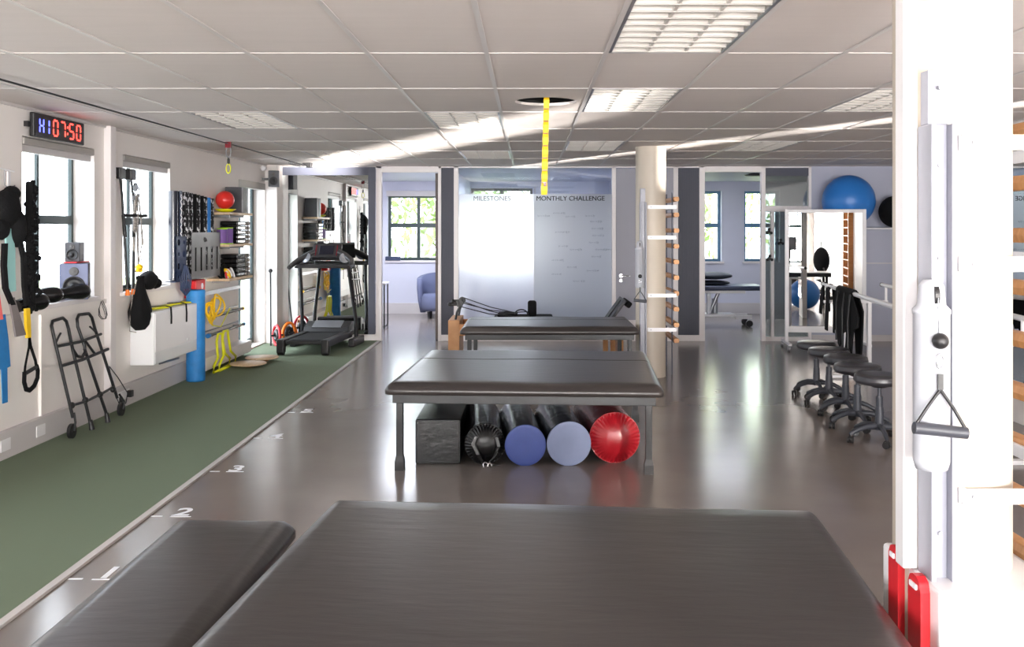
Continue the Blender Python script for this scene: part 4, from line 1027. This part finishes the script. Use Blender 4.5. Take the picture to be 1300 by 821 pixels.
for k in range(8):
    y = ya+.06+.111*k
    o = MB().cyl((XL+.075, y, 1.085), (XL+.075, y, 1.98-.006*k), .035, n=18)
    obj('foam_roller', o, RC_[k], label=RL[k], cat='foam roller', group='foam rollers in the grey wall holder', bev=.004)
o = MB(); random.seed(9)
for k in range(14):
    a = 2*pi*k/14; o.tube([(XL+.17+.01*cos(a), 9.60+.015*sin(a), 1.22), (XL+.17+.05*cos(a), 9.60+.07*sin(a), 1.08), (XL+.17+.045*cos(a), 9.60+.06*sin(a), .98), (XL+.17, 9.60, .92)], .006, 5)
o.ball((XL+.17, 9.60, 1.03), .05, 1, 1.1, .9, n=12, m=8)
t = thing('net_bag', 'blue net bag hanging under the navy holder', 'net bag', (XL+.17, 9.6, .92)); obj('netting', o, 'navy', t)
obj('ball_inside', MB().ball((XL+.17, 9.63, 1.0), .035, n=12, m=8), 'vinyl_maroon', t)
t = thing('red_wall_box', 'red wall box below the grey slotted holder', 'box', (XL+.08, 10.2, .85))
obj('case', MB().box(XL, XL+.13, 10.02, 10.30, .86, 1.05), 'red', t, bev=.008)
obj('white_label', MB().cyl((XL+.13, 10.20, .98), (XL+.132, 10.20, .98), .034, n=20).cyl((XL+.13, 10.20, .90), (XL+.132, 10.20, .90), .02, n=20), 'paint_white', t)
# ------------------------------------------------------------------ shelves and what stands on them
SX = XL+.26
SZ = (1.785, 1.42, 1.03)
for k, z in enumerate(SZ):
    t = thing('wall_shelf', 'pale wooden wall shelf, %s of three' % ('top', 'middle', 'lowest')[k], 'shelf', (XL+.13, 11.1, z-.03), 'wall shelves beside the roller holder')
    obj('board', MB().box(XL, SX, 10.72, 11.62, z-.028, z), 'wood_pale', t, bev=.003)
    obj('bracket', MB().box(XL, XL+.2, 10.9, 10.915, z-.055, z-.028).box(XL, XL+.2, 11.45, 11.465, z-.055, z-.028), 'steel', t)
obj('exercise_ball', MB().ball((XL+.14, 10.93, SZ[0]+.045+.10), .105, n=32, m=24), 'red_ball', label='small red ball resting on a yellow dish on the top shelf', cat='ball')
obj('yellow_dish', MB().lathe([(.03, 0), (.08, .012), (.12, .038), (.118, .042), (.07, .02), (.0, .012)], (XL+.13, 10.98, SZ[0]), 28), 'yellow_green', label='flat yellow dish on the top shelf under the red ball', cat='dish')
t = thing('yoga_mat_stack', 'tall dark grey box standing at the far end of the top shelf', 'box', (XL+.13, 11.4, SZ[0]))
obj('case', MB().box(XL+.03, SX-.03, 11.27, 11.54, SZ[0], SZ[0]+.31), 'speaker_grey', t, bev=.005)
obj('front_ridge', MB().box(SX-.03, SX-.025, 11.36, 11.37, SZ[0]+.01, SZ[0]+.30).box(SX-.03, SX-.025, 11.44, 11.45, SZ[0]+.01, SZ[0]+.30), 'black_plastic', t)
for k, (y, r) in enumerate(((10.80, .058), (10.96, .072))):
    o = thing('massage_roller', 'purple massage roller on the middle shelf, %s' % ('nearer the foam rollers' if k == 0 else 'nearer the stacked black pads'), 'massage roller', (XL+.15, y, SZ[1]), 'purple rollers on the middle shelf')
    h = .17+.01*k
    obj('barrel', MB().cyl((XL+.15, y, SZ[1]+.012), (XL+.15, y, SZ[1]+h), r, n=24), 'purple', o, bev=.004)
    obj('green_end', MB().cyl((XL+.15, y, SZ[1]), (XL+.15, y, SZ[1]+.012), r*1.05, n=24).cyl((XL+.15, y, SZ[1]+h), (XL+.15, y, SZ[1]+h+.012), r*1.0, n=24), 'lime', o)
def pad(z, y0, y1, label, g):
    t = thing('weight_pad', label, 'weight pad', (XL+.13, (y0+y1)/2, z), g)
    obj('pad', MB().box(XL+.02, SX-.03, y0, y1, z, z+.052), 'vinyl_black', t, bev=.014, seg=3)
    obj('strap', MB().box(SX-.035, SX-.025, y1-.16, y1-.13, z+.005, z+.047), 'rope', t)
    obj('ring', MB().torus((SX-.025, y1-.08, z+.026), .016, .004, Euler((0, pi/2, 0)), n=12), 'rope', t)
    obj('tag', MB().box(SX-.032, SX-.026, y1-.05, y1-.01, z+.01, z+.042), 'rope', t)
W5 = ['bottom', 'second from bottom', 'middle', 'second from top', 'top']
for k in range(5): pad(SZ[1]+.054*k, 11.12+.004*(k % 2), 11.60-.01*(k % 2), 'black weight pad on the middle shelf, %s of its stack of five' % W5[k], 'stack of black pads on the middle shelf')
for k in range(5): pad(SZ[2]+.054*k, 11.12+.01*((k+1) % 2), 11.60-.004*k, 'black weight pad on the lowest shelf, %s of its stack of five' % W5[k], 'stack of black pads on the lowest shelf')
random.seed(31)
t = thing('strap_pile', 'pile of black straps with white and yellow ends on the lowest shelf', 'straps', (XL+.14, 10.9, SZ[2]))
for m, n_ in (('soft_black', 9), ('yellow', 2), ('paint_white', 3), ('red', 2)):
    o = MB()
    for k in range(n_):
        y = random.uniform(10.78, 11.04); z = SZ[2]+random.uniform(.02, .10 if m == 'soft_black' else .06); x = XL+.13+(.0 if m == 'soft_black' else .07)
        o.torus((x, y, z+.01), random.uniform(.03, .055), .012, Euler((random.uniform(-.4, .4), random.uniform(.9, 1.6), random.uniform(-.5, .5))), n=14, k=6, sz=.6)
    obj({'soft_black': 'black_strap', 'yellow': 'yellow_strap', 'paint_white': 'white_strap', 'red': 'red_strap'}[m], o, m, t)
# ------------------------------------------------------------------ low wall rails, bars and hoops
t = thing('storage_rail', 'upper grey wall rail below the shelves', 'rail', (XL+.02, 11, .92), 'storage rails under the shelves')
obj('track', MB().box(XL, XL+.03, 10.35, 11.85, .86, .885).box(XL+.03, XL+.035, 10.35, 11.85, .85, .895), 'steel', t)
for k, (z, ya, yb, m, lb) in enumerate(((.60, 10.72, 11.82, 'yellow', 'dark bar with yellow ends on the wall below the shelves'), (.40, 10.60, 11.86, 'blue', 'dark bar with a blue end just above the skirting'))):
    t = thing('exercise_bar', lb, 'bar', (XL+.06, 11.2, z), 'exercise bars on the low wall rails')
    obj('shaft', MB().cyl((XL+.07, ya, z), (XL+.07, yb, z), .017, n=14), 'black_metal', t)
    obj('end_sleeve', MB().cyl((XL+.07, ya-.05, z), (XL+.07, ya, z), .026, n=14).cyl((XL+.07, yb, z), (XL+.07, yb+.03, z), .022, n=14), m, t)
    obj('bracket', MB().box(XL, XL+.055, ya+.15, ya+.18, z-.03, z+.01).box(XL, XL+.055, yb-.2, yb-.17, z-.03, z+.01).box(XL, XL+.012, ya, yb, z+.03, z+.045), 'steel', t)
struct('trim_6', MB().box(XL, XL+.17, 10.2, 11.88, .06, .20), 'trim_white', bev=.006)
def hoops(name, label, m, cy, cz, items, thick):
    t = MB()
    for (dy, dz, r, sy, rot) in items:
        q = Euler((0, pi/2, 0)); 
        pts = []
        for i in range(22):
            a = 2*pi*i/22; u, v = r*cos(a)*sy, r*sin(a); c_, s_ = cos(rot), sin(rot)
            pts.append((XL+.14+.02*sin(a*2+dy*9)+abs(dy)*.15, cy+dy+u*c_-v*s_, cz+dz+u*s_+v*c_))
        t.tube(pts, thick, 6, closed=True)
    return obj(name, t, m, label=label, cat='hoops')
hoops('orange_hurdle_bundle', 'bundle of orange hoops hanging on the low wall', 'yellow', 10.42, .66, [(0, 0, .10, 1.1, 0), (.12, .05, .11, 1.3, .4), (.02, .05, .08, 1.2, .8), (.18, .08, .12, 1.5, -.2), (-.06, .04, .09, 1, 0), (.05, -.06, .06, 1.5, .3)], .011)
b = MB()
for (dy, dz, s_) in ((0, 0, 1), (.16, -.04, 1.05)):
    out = [(10.30, .10), (10.30, .16), (10.44, .24), (10.40, .42), (10.44, .50), (10.58, .50), (10.60, .42), (10.68, .26), (10.86, .18), (10.84, .11), (10.6, .10)]
    b.tube([(XL+.22+.05*dy, 10.28+(y-10.28)*s_+dy, .012+(z-.08)*s_+dz*.2) for y, z in out], .014, 8, closed=True)
b.tube([(XL+.2, 10.34, .54), (XL+.2, 10.6, .50), (XL+.2, 10.92, .68)], .006, 6)
obj('yellow_hurdle', b, 'yellow_green', label='yellow tube hurdles folded against the low wall on the turf', cat='hurdle')
for k, (x, y, r) in enumerate(((XL+.43, 10.86, .20), (XL+.47, 11.28, .19))):
    t = thing('balance_board', 'beige wooden balance board on the turf, %s' % ('nearer the yellow hurdles' if k == 0 else 'nearer the green door'), 'balance board', (x, y, .012), 'balance boards on the turf')
    sgn = 1 if k == 0 else -1
    obj('board', MB().lathe([(0, .03), (r, .03), (r+.008, .038), (r, .048), (0, .048)], (x, y, .012+.012*k), 36), 'wood_pale', t)
    obj('rocker', MB().lathe([(.02, 0), (.07, .01), (.10, .03), (0, .03)], (x, y, .012), 20), 'wood', t)
# ------------------------------------------------------------------ corner speaker
t = speaker('small black speaker in the top corner beside the mirror', -3.50, 12.95, 2.17, .14, .14, .22, 12, 'speaker_grey')
obj('wall_bracket', MB().box(-.16, -.07, -.01, .03, .09, .12), 'black_plastic', t, local=True)
t = thing('door_sensor', 'small white round sensor above the corner speaker', 'sensor', (XL+.05, 12.85, 2.40)); obj('dome', MB().ball((XL+.045, 12.85, 2.42), .04, n=18, m=12), 'white_plastic', t)
# ------------------------------------------------------------------ red ab wheels in the corner by the mirror
def disc_tool(label, x, y, tilt, m):
    t = thing('ab_wheel', label, 'ab wheel', (x, y, .012), 'orange and red ab wheels in the corner')
    q = Euler((0, pi/2, R(tilt)))
    obj('tyre', MB().torus((x, y, .012+.15), .13, .02, q, n=28), m, t)
    obj('hub', MB().torus((x, y, .012+.15), .055, .03, q, n=18), 'black_plastic', t)
    d = q.to_matrix() @ Vector((0, 0, 1))
    obj('handle', MB().cyl(Vector((x, y, .162))-d*.09, Vector((x, y, .162))+d*.09, .014, n=12), 'black_plastic', t)
disc_tool('orange-red ab wheel in the corner, nearer the camera', -3.40, 12.72, 35, 'red')
disc_tool('orange-red ab wheel in the corner, against the mirror frame', -3.33, 13.10, -25, 'orange')
t = thing('corner_pole', 'thin dark pole leaning in the corner by the mirror', 'pole', (-3.56, 12.9, .012)); obj('shaft', MB().cyl((-3.50, 12.8, .014), (-3.56, 13.0, 1.0), .012, n=10), 'black_metal', t); obj('knob', MB().ball((-3.56, 13.0, 1.02), .03, n=14, m=10), 'black_plastic', t)
# ------------------------------------------------------------------ treadmill
t = thing('treadmill', 'black treadmill on the turf facing the tall wall mirror', 'treadmill', (0, 0, 0), local=True)
t.location = (-2.79, 12.52, .012); t.rotation_euler = (0, 0, R(-4))
L0, L1 = -.66, .66
obj('deck', MB().box(-.26, .26, L0+.03, L1-.25, .13, .175), 'black_plastic', t, local=True, bev=.008)
obj('running_belt', MB().box(-.215, .215, L0+.05, L1-.26, .176, .184), 'soft_black', t, local=True)
for sx in (-1, 1):
    obj('side_rail', MB().box(sx*.285-.045, sx*.285+.045, L0, L1-.18, .10, .195), 'black_metal', t, local=True, bev=.01)
    e = obj('rear_roller_cap', MB().box(sx*.285-.05, sx*.285+.05, L0-.05, L0+.05, .02, .20), 'black_plastic', t, local=True, bev=.018)
    obj('foot_wheel', MB().cyl((sx*.285-.04, L0+.0, .035), (sx*.285+.04, L0, .035), .035, n=18), 'black_plastic', t, local=True)
    obj('upright', MB().tube([(sx*.38, L1-.16, .02), (sx*.375, L1-.18, .35), (sx*.345, L1-.32, .80), (sx*.335, L1-.40, 1.06)], [.03, .026, .024, .026], 10), 'black_metal', t, local=True)
    obj('base_foot', MB().box(sx*.40-.045, sx*.40+.045, L1-.52, L1+.04, .0, .11), 'black_plastic', t, local=True, bev=.02)
    obj('handlebar', MB().tube([(sx*.40, L1-.66, 1.07), (sx*.405, L1-.52, 1.10), (sx*.37, L1-.38, 1.15), (sx*.26, L1-.30, 1.22), (sx*.16, L1-.28, 1.27)], [.028, .032, .04, .045, .04], 12), 'black_plastic', t, local=True)
    sp = MB().lathe([(0, .004), (.07, .004), (.075, 0), (.065, -.01), (0, -.01)], (sx*.27, L1-.355, 1.19), 24, Euler((R(62), 0, R(18*sx))).to_matrix()); obj('fan_grille', sp, 'silver', t, local=True)
obj('cross_bar', MB().box(-.40, .40, L1-.38, L1-.30, 1.05, 1.11).box(-.38, .38, L1-.50, L1-.34, 1.055, 1.085), 'black_plastic', t, local=True, bev=.012)
obj('motor_hood', MB().prism([(L1-.34, .12), (L1-.34, .19), (L1-.30, .25), (L1-.12, .31), (L1-.0, .30), (L1+.02, .12)], 'x', -.31, .31), 'black_plastic', t, local=True, bev=.02, seg=3)
obj('hood_panel', MB().prism([(L1-.315, .24), (L1-.318, .25), (L1-.125, .322), (L1-.12, .31)], 'x', -.20, .20), 'silver', t, local=True, bev=.002)
cz = Matrix.Translation((0, L1-.28, 1.25)) @ Matrix.Rotation(R(-28), 4, 'X')
cn = MB().box(-.20, .20, -.03, .03, -.10, .14, cz); con = obj('console', cn, 'black_plastic', t, local=True, bev=.018, seg=3); ORG[con.name] = Vector((0, 0, 0))
obj('screen', MB().box(-.10, .10, -.036, -.03, -.03, .10, cz), 'screen', con, local=True, bev=.002)
obj('red_trim', MB().box(-.15, -.14, -.034, -.03, -.05, .11, cz).box(.14, .15, -.034, -.03, -.05, .11, cz), 'vinyl_maroon', con, local=True)
obj('tray', MB().box(-.17, .17, -.10, -.03, -.11, -.085, cz), 'black_plastic', con, local=True, bev=.006)
# ------------------------------------------------------------------ reformer behind the back table
ry = 12.0
t = thing('pilates_reformer', 'wooden pilates reformer with ropes behind the farthest table', 'pilates reformer', (.1, ry, 0))
for yy in (ry-.33, ry+.33): obj('side_rail', MB().box(-.9, 1.15, yy-.025, yy+.025, .28, .42), 'wood', t, bev=.004)
obj('head_end', MB().box(-1.0, -.86, ry-.36, ry+.36, .0, .47), 'wood_orange', t, bev=.006)
obj('foot_end', MB().box(1.10, 1.16, ry-.36, ry+.36, .0, .44), 'wood_orange', t, bev=.006)
for x in (1.03, .94): obj('leg', MB().box(x-.03, x+.03, ry-.36, ry-.30, 0, .30), 'wood_orange', t, bev=.004)
obj('carriage', MB().box(-.45, .30, ry-.30, ry+.30, .42, .49), 'soft_black', t, bev=.02)
obj('shoulder_rest', MB().box(-.02, .09, ry-.20, ry-.12, .49, .70), 'soft_black', t, bev=.03, seg=3)
obj('shoulder_rest', MB().box(-.02, .09, ry+.12, ry+.20, .49, .64), 'soft_black', t, bev=.03, seg=3)
obj('headrest', MB().box(-.40, -.15, ry-.15, ry+.15, .49, .53), 'soft_black', t, bev=.015)
for yy in (ry-.26, ry+.26):
    q = obj('pulley_post', MB().tube([(-.92, yy, .45), (-.90, yy, .56), (-.86, yy, .64), (-.88, yy, .70)], .014, 8).cyl((-.97, yy, .66), (-.90, yy, .66), .02, n=10), 'black_metal', t)
    obj('pulley', MB().cyl((-.87, yy-.01, .67), (-.87, yy+.01, .67), .045, n=20).ball((-.99, yy, .66), .025, n=10, m=8), 'black_plastic', q)
rp = MB()
for yy, e in ((ry-.26, -.15), (ry+.26, .15)): rp.tube([(-.87, yy, .71), (-.5, yy, .58), (-.2, yy+e*.2, .51), (.0, yy+e*.3, .52)], .006, 6).tube([(-.85, yy, .63), (-.5, yy, .54), (-.15, yy, .51)], .006, 6)
rp.tube(arc((-.10, ry-.22, .53), .08, 0, pi, 10, 'xz', .06), .009, 6)
obj('rope', rp, 'cable', t)
jb = Matrix.Translation((.98, ry, .42)) @ Matrix.Rotation(R(36), 4, 'Y')
j = obj('jump_board', MB().box(-.02, .02, -.30, .30, .02, .36, jb), 'speaker_grey', t, bev=.01)
obj('board_pad', MB().box(-.035, -.02, -.10, .10, .05, .33, jb), 'black_plastic', j, bev=.006)
obj('footbar', MB().box(.03, .10, -.30, .30, .30, .38, jb), 'soft_black', t, bev=.02)
t = thing('exercise_mat', 'glossy blue mat lying on the floor under the farthest table', 'mat', (.15, 10.6, 0))
obj('mat', MB().box(-.16, .52, 10.15, 10.85, 0, .03), 'vinyl_blue', t, bev=.01)
t = thing('folded_black_mat', 'black folded mat under the farthest table, left of the blue one', 'mat', (-.35, 10.4, 0)); obj('mat', MB().box(-.62, -.2, 10.1, 10.7, 0, .06).box(-.60, -.22, 10.12, 10.68, .06, .11), 'soft_black', t, bev=.012)
# ------------------------------------------------------------------ rooms behind
t = thing('side_table', 'tall thin black side table with pale top in the left rear room', 'side table', (-2.45, 15.4, 0))
obj('table_top', MB().box(-2.75, -2.30, 15.1, 15.5, .70, .73), 'trim_white', t, bev=.003)
lg = MB()
for x in (-2.73, -2.32):
    for y in (15.12, 15.48): lg.box(x-.01, x+.01, y-.01, y+.01, 0, .70)
lg.box(-2.73, -2.32, 15.11, 15.13, .02, .04).box(-2.33, -2.31, 15.12, 15.48, .02, .04)
obj('leg_frame', lg, 'black_metal', t)
t = thing('tub_armchair', 'blue-grey upholstered tub armchair in the left rear room', 'armchair', (-1.68, 17.1, 0))
cx, cy = -1.62, 17.0
sh = MB(); n = 22; vs = []
for lev, (rr, z) in enumerate(((.34, .10), (.38, .30), (.40, .52), (.40, .70))):
    for i in range(n+1):
        a = R(-20)+R(220)*i/n; hgt = z+(.10*sin(max(0, min(pi, (a)))) if lev == 3 else 0)
        for q in (rr, rr-.09): vs.append((cx+q*cos(a), cy+q*sin(a)*.95, hgt))
W = (n+1)*2; fs = []
for l in range(3):
    for i in range(n):
        a = l*W+2*i; fs += [(a, a+2, a+2+W, a+W), (a+1, a+1+W, a+3+W, a+3)]
for i in range(n): a = 3*W+2*i; fs.append((a, a+2, a+3, a+1)); a = 2*i; fs.append((a, a+1, a+3, a+2))
for l in range(3): a = l*W; fs.append((a, a+W, a+W+1, a+1)); a = l*W+2*n; fs.append((a, a+1, a+W+1, a+W))
sh.add(vs, fs, True); obj('shell', sh, 'upholstery', t)
obj('seat_cushion', MB().lathe([(0, .14), (.30, .14), (.32, .2), (.32, .38), (.28, .43), (0, .44)], (cx, cy-.02, 0), 28), 'upholstery', t)
for a in (45, 135, 225, 315): obj('leg', MB().cyl((cx+.24*cos(R(a)), cy+.24*sin(R(a)), 0), (cx+.24*cos(R(a)), cy+.24*sin(R(a)), .12), .022, .03, 12), 'black_plastic', t)
obj('window_box', MB().box(-2.70, -2.42, 17.72, 17.82, 1.0, 1.075), 'navy', label='small dark box on the sill of the rear window', cat='box', bev=.005)
t = thing('treatment_couch', 'dark blue treatment couch on a white wheeled frame in the right rear room', 'treatment couch', (2.8, 15.6, 0))
obj('couch_top', MB().box(1.85, 3.80, 15.2, 15.88, .60, .675), 'couch_blue', t, bev=.025, seg=3)
obj('under_frame', MB().box(2.0, 3.5, 15.3, 15.78, .55, .60).box(2.2, 3.35, 15.35, 15.73, .17, .21), 'white_metal', t, bev=.006)
lg = MB().box(2.9, 2.96, 15.4, 15.46, .21, .56).box(2.3, 2.36, 15.4, 15.46, .21, .56).cyl((2.95, 15.5, .2), (3.10, 15.5, .55), .03, n=10).cyl((3.05, 15.55, .19), (3.05, 15.55, .45), .05, n=14)
obj('lift_column', lg, 'silver', t)
obj('wheel_arm', MB().box(3.35, 3.62, 15.36, 15.40, .13, .19).box(3.35, 3.62, 15.70, 15.74, .13, .19), 'white_metal', t)
for y in (15.38, 15.72): obj('caster', MB().cyl((3.58, y-.02, .055), (3.58, y+.02, .055), .055, n=20), 'black_plastic', t)
pls = ['flat dark pillow, lower of two on the treatment couch', 'plump dark pillow, upper of two on the treatment couch']
obj('pillow', MB().ball((3.0, 15.55, .71), .30, 1., .8, .14, n=24, m=12), 'pillow', label=pls[0], cat='pillow', group='pillows on the treatment couch')
obj('pillow', MB().ball((3.02, 15.55, .825), .32, 1., .8, .19, n=24, m=12), 'pillow', label=pls[1], cat='pillow', group='pillows on the treatment couch')
t = thing('ceiling_lamp', 'small dark ceiling fitting in the right rear room', 'lamp', (3.55, 15.2, 2.4)); obj('disc', MB().lathe([(0, 2.44), (.14, 2.445), (.16, 2.46), (.05, 2.484), (0, 2.484)], (3.62, 15.2, 0), 24), 'speaker_grey', t)
# low items on the floor reflected in / seen near the glass panel
# ------------------------------------------------------------------ things the mobile mirror shows (right-hand, near part of the room)
t = thing('exercise_bike', 'black recumbent exercise bike reflected in the mobile mirror', 'exercise bike', (0, 0, 0), local=True)
t.location = (4.45, 3.6, 0); t.rotation_euler = (0, 0, R(140))
obj('frame', MB().tube([(-.75, 0, .12), (-.3, 0, .2), (.2, 0, .25), (.65, 0, .15)], .05, 10).box(-.8, -.7, -.3, .3, .0, .06).box(.6, .7, -.3, .3, 0, .06).tube([(.45, 0, .2), (.5, 0, .7), (.45, 0, 1.15)], .035, 10), 'black_metal', t, local=True)
obj('flywheel_housing', MB().cyl((.40, -.10, .38), (.40, .10, .38), .27, n=28), 'black_plastic', t, local=True, bev=.02)
obj('seat', MB().box(-.50, -.10, -.22, .22, .52, .60), 'soft_black', t, local=True, bev=.03, seg=3)
obj('backrest', MB().ball((-.52, 0, .88), .27, .25, .9, 1.1, n=20, m=12), 'soft_black', t, local=True)
obj('console', MB().box(.38, .44, -.16, .16, 1.12, 1.42), 'speaker_grey', t, local=True, bev=.02)
obj('handlebar', MB().tube([(-.25, -.32, .72), (-.35, -.3, .55), (-.35, .3, .55), (-.25, .32, .72)], .018, 8), 'black_plastic', t, local=True)
t = thing('work_table', 'white-topped black table reflected in the mobile mirror', 'table', (3.7, 5.4, 0))
obj('table_top', MB().box(3.35, 4.78, 5.0, 5.75, .62, .70), 'black_plastic', t, bev=.006); obj('top_sheet', MB().box(3.35, 4.78, 5.0, 5.75, .701, .71), 'white_plastic', t)
for x in (3.43, 4.70):
    for y in (5.08, 5.67): obj('leg', MB().box(x-.025, x+.025, y-.025, y+.025, 0, .62), 'black_metal', t)
obj('gym_ball', MB().ball((4.22, 6.15, .30), .30, n=40, m=30), 'gym_ball', label='blue exercise ball on the floor reflected low in the mobile mirror', cat='exercise ball', group='large exercise balls')
t = thing('wall_bars', 'wooden wall bars on the right wall, reflected in the mobile mirror', 'exercise wall bars', (XR-.05, 4.6, 0), 'wooden wall bars beside the columns')
for y in (4.2, 5.0): obj('upright', MB().box(XR-.10, XR, y-.02, y+.02, 0, 2.35), 'wood', t)
for k in range(12): obj('rung', MB().cyl((XR-.08, 4.22, .25+.171*k), (XR-.08, 4.98, .25+.171*k), .018, n=10), 'wood_orange', t)
# ------------------------------------------------------------------ floor numbers
for k, (n, y) in enumerate((('1', 4.36), ('2', 5.30), ('3', 6.27), ('4', 7.26), ('5', 8.27))):
    y = y-.0
    text(n, 'floor_marking', .20, (-2.0+.0*k, y-.03, .0012), (0, 0, 0), 'paint_white', ext=.0006, kind='structure', bold=.004)
    struct('floor_line_marking', MB().box(-2.105, -2.04, y-.05, y-.035, .0, .0015).box(-1.995, -1.88, y-.055, y-.045, 0, .0015), 'paint_white')
# ------------------------------------------------------------------ outside: tree beyond the rear window
def tree(x, y, h, lean, label, seed):
    random.seed(seed)
    t = thing('tree', label, 'tree', (x, y, -1.5), 'trees outside the rear windows')
    tr = MB().tube([(x, y, -1.5), (x+lean*.3, y, h*.3), (x+lean*.7, y, h*.6), (x+lean, y, h)], [.26, .22, .16, .08], 12)
    for k in range(5):
        z = h*(.35+.13*k); a = random.uniform(0, 6.3); xx = x+lean*z/h
        tr.tube([(xx, y, z), (xx+.7*cos(a), y+.4*sin(a), z+.5), (xx+1.2*cos(a), y+.8*sin(a), z+.8)], [.07, .05, .02], 8)
    obj('trunk', tr, 'bark', t)
    lf = MB()
    for k in range(1500):
        c = Vector((x+lean*.6+random.gauss(0, 1.3), y+random.gauss(0, .7), h*.55+random.gauss(0, .9)))
        e = Euler((random.uniform(0, 6), random.uniform(0, 6), random.uniform(0, 6))).to_matrix(); s_ = random.uniform(.08, .16)
        lf.add([c+e @ Vector(p)*s_ for p in ((-1, 0, 0), (0, -.35, 0), (1, 0, .1), (0, .35, 0))], [(0, 1, 2, 3)])
    obj('foliage', lf, 'leaf', t)
tree(-2.9, 20.6, 4.2, 1.8, 'pale leaning tree outside the left rear window', 2)
tree(4.6, 21.5, 4.0, -.8, 'leafy tree outside the right rear windows', 3)
struct('ground_outside', MB().box(-30, 30, YF+.3, 60, -1.6, -1.5), 'outside')
# ------------------------------------------------------------------ camera
cam = bpy.data.cameras.new('camera'); co = bpy.data.objects.new('camera', cam); C.objects.link(co); S.camera = co
co.location = (0, 0, 1.6); co.rotation_euler = (pi/2, 0, 0)
cam.sensor_width = 36; cam.sensor_fit = 'HORIZONTAL'; cam.lens = F/1300*36
cam.shift_x = (650-672)/1300; cam.shift_y = -(410.5-290)/1300
cam.clip_start = .05; cam.clip_end = 200
# ------------------------------------------------------------------ light
w = bpy.data.worlds.new('world'); S.world = w; w.use_nodes = True; nt = w.node_tree
bg = nt.nodes['Background']; bg.inputs['Color'].default_value = (.84, .92, 1.0, 1); bg.inputs['Strength'].default_value = WORLD_S
tcw = nt.nodes.new('ShaderNodeTexCoord'); sx_ = nt.nodes.new('ShaderNodeSeparateXYZ'); mr = nt.nodes.new('ShaderNodeMapRange')
nt.links.new(tcw.outputs['Generated'], sx_.inputs[0]); nt.links.new(sx_.outputs['Z'], mr.inputs['Value'])
mr.inputs['From Min'].default_value = -.35; mr.inputs['From Max'].default_value = -.08; mr.inputs['To Min'].default_value = WORLD_S*.3; mr.inputs['To Max'].default_value = WORLD_S
nt.links.new(mr.outputs[0], bg.inputs['Strength'])   # bright sky above, duller ground below the horizon
def area(name, loc, rot, sx, sy, e=0, portal=False, col=(1, 1, 1)):
    l = bpy.data.lights.new(name, 'AREA'); l.shape = 'RECTANGLE'; l.size = sx; l.size_y = sy; l.energy = e; l.color = col
    o = bpy.data.objects.new(name, l); C.objects.link(o); o.location = loc; o.rotation_euler = rot
    if portal: l.cycles.is_portal = True
    return o
for ya, yb, za, zb in LWIN: area('window_portal', (XL-.23, (ya+yb)/2, (za+zb)/2), (0, -pi/2, 0), zb-za, yb-ya, 1, True)
for ya, yb, za, zb in RWIN: area('window_portal', (XR+.23, (ya+yb)/2, (za+zb)/2), (0, pi/2, 0), zb-za, yb-ya, 1, True)
for xa, xb, za, zb in NWIN: area('window_portal', ((xa+xb)/2, YN-.2, (za+zb)/2), (pi/2, 0, 0), xb-xa, zb-za, 1, True)
for xa, xb, za, zb in FWIN: area('window_portal', ((xa+xb)/2, YF+.2, (za+zb)/2), (-pi/2, 0, 0), xb-xa, zb-za, 1, True)
def sun(name, d, e, ang, col=(1, .96, .9)):
    l = bpy.data.lights.new(name, 'SUN'); l.energy = e; l.angle = R(ang); l.color = col
    o = bpy.data.objects.new(name, l); C.objects.link(o); o.rotation_euler = Vector(d).to_track_quat('-Z', 'Y').to_euler(); o.location = (8, -6, 3)
sun('sun_glare_upward', (-.48, .875, .12), SUN_UP, 1.6)
sun('low_sun', (-.48, .875, -.05), SUN_LOW, 4, (1, .93, .82))
for x, y, sx, sy, e in ((-2.3, 15.6, 1.2, .6, ROOM_E), (.1, 15.6, 1.2, .6, ROOM_E), (3.0, 15.6, 1.2, .6, ROOM_E*.4)):
    area('rear_room_fill', (x, y, H-.06), (0, 0, 0), sx, sy, e, col=(.86, .9, 1))  # lamps added to brighten the dim rear rooms
def aim(name, p, q, sx, sy, e, col): return area(name, p, (Vector(q)-Vector(p)).to_track_quat('-Z', 'Y').to_euler(), sx, sy, e, col=col)
aim('right_window_fill', (7.0, 3.1, .2), (4.0, 3.3, 2.1), 3.0, 1.6, FILL_E*1.15, (1, .96, .93))  # added fill lamp outside, brightens the ceiling on the right
aim('right_window_fill', (7.0, -1.9, -.3), (4.0, -1.6, 1.6), 3.0, 1.6, FILL_E*.45, (1, .96, .93))  # second added fill lamp, by the low right window
for x in (-2.0, .9, 3.9): aim('near_window_fill', (x, -4.6, 1.2), (x, -2.0, 1.5), 2.2, 1.6, FILL_E*FILL_NEAR, (1, .97, .94))  # fill lamps added outside the near windows to lift the walls
struct('sun_blocker_outside', MB().box(-9, 7.6, -7.2, -7.0, -1.5, 1.55), 'wall_white')  # unseen wall added to stop the upward sun at the near windows
vs_ = S.view_settings; S.display_settings.display_device = 'sRGB'
vs_.view_transform = 'Standard'; vs_.look = 'None'; vs_.gamma = 1; vs_.use_curve_mapping = False; vs_.exposure = EXPO
cy = S.cycles
cy.use_denoising = True
try: cy.denoiser = 'OPENIMAGEDENOISE'
except Exception: pass
cy.max_bounces = 10; cy.diffuse_bounces = 6; cy.glossy_bounces = 5; cy.transmission_bounces = 6; cy.transparent_max_bounces = 12
cy.sample_clamp_indirect = 8; cy.caustics_reflective = False; cy.caustics_refractive = False; cy.blur_glossy = .5
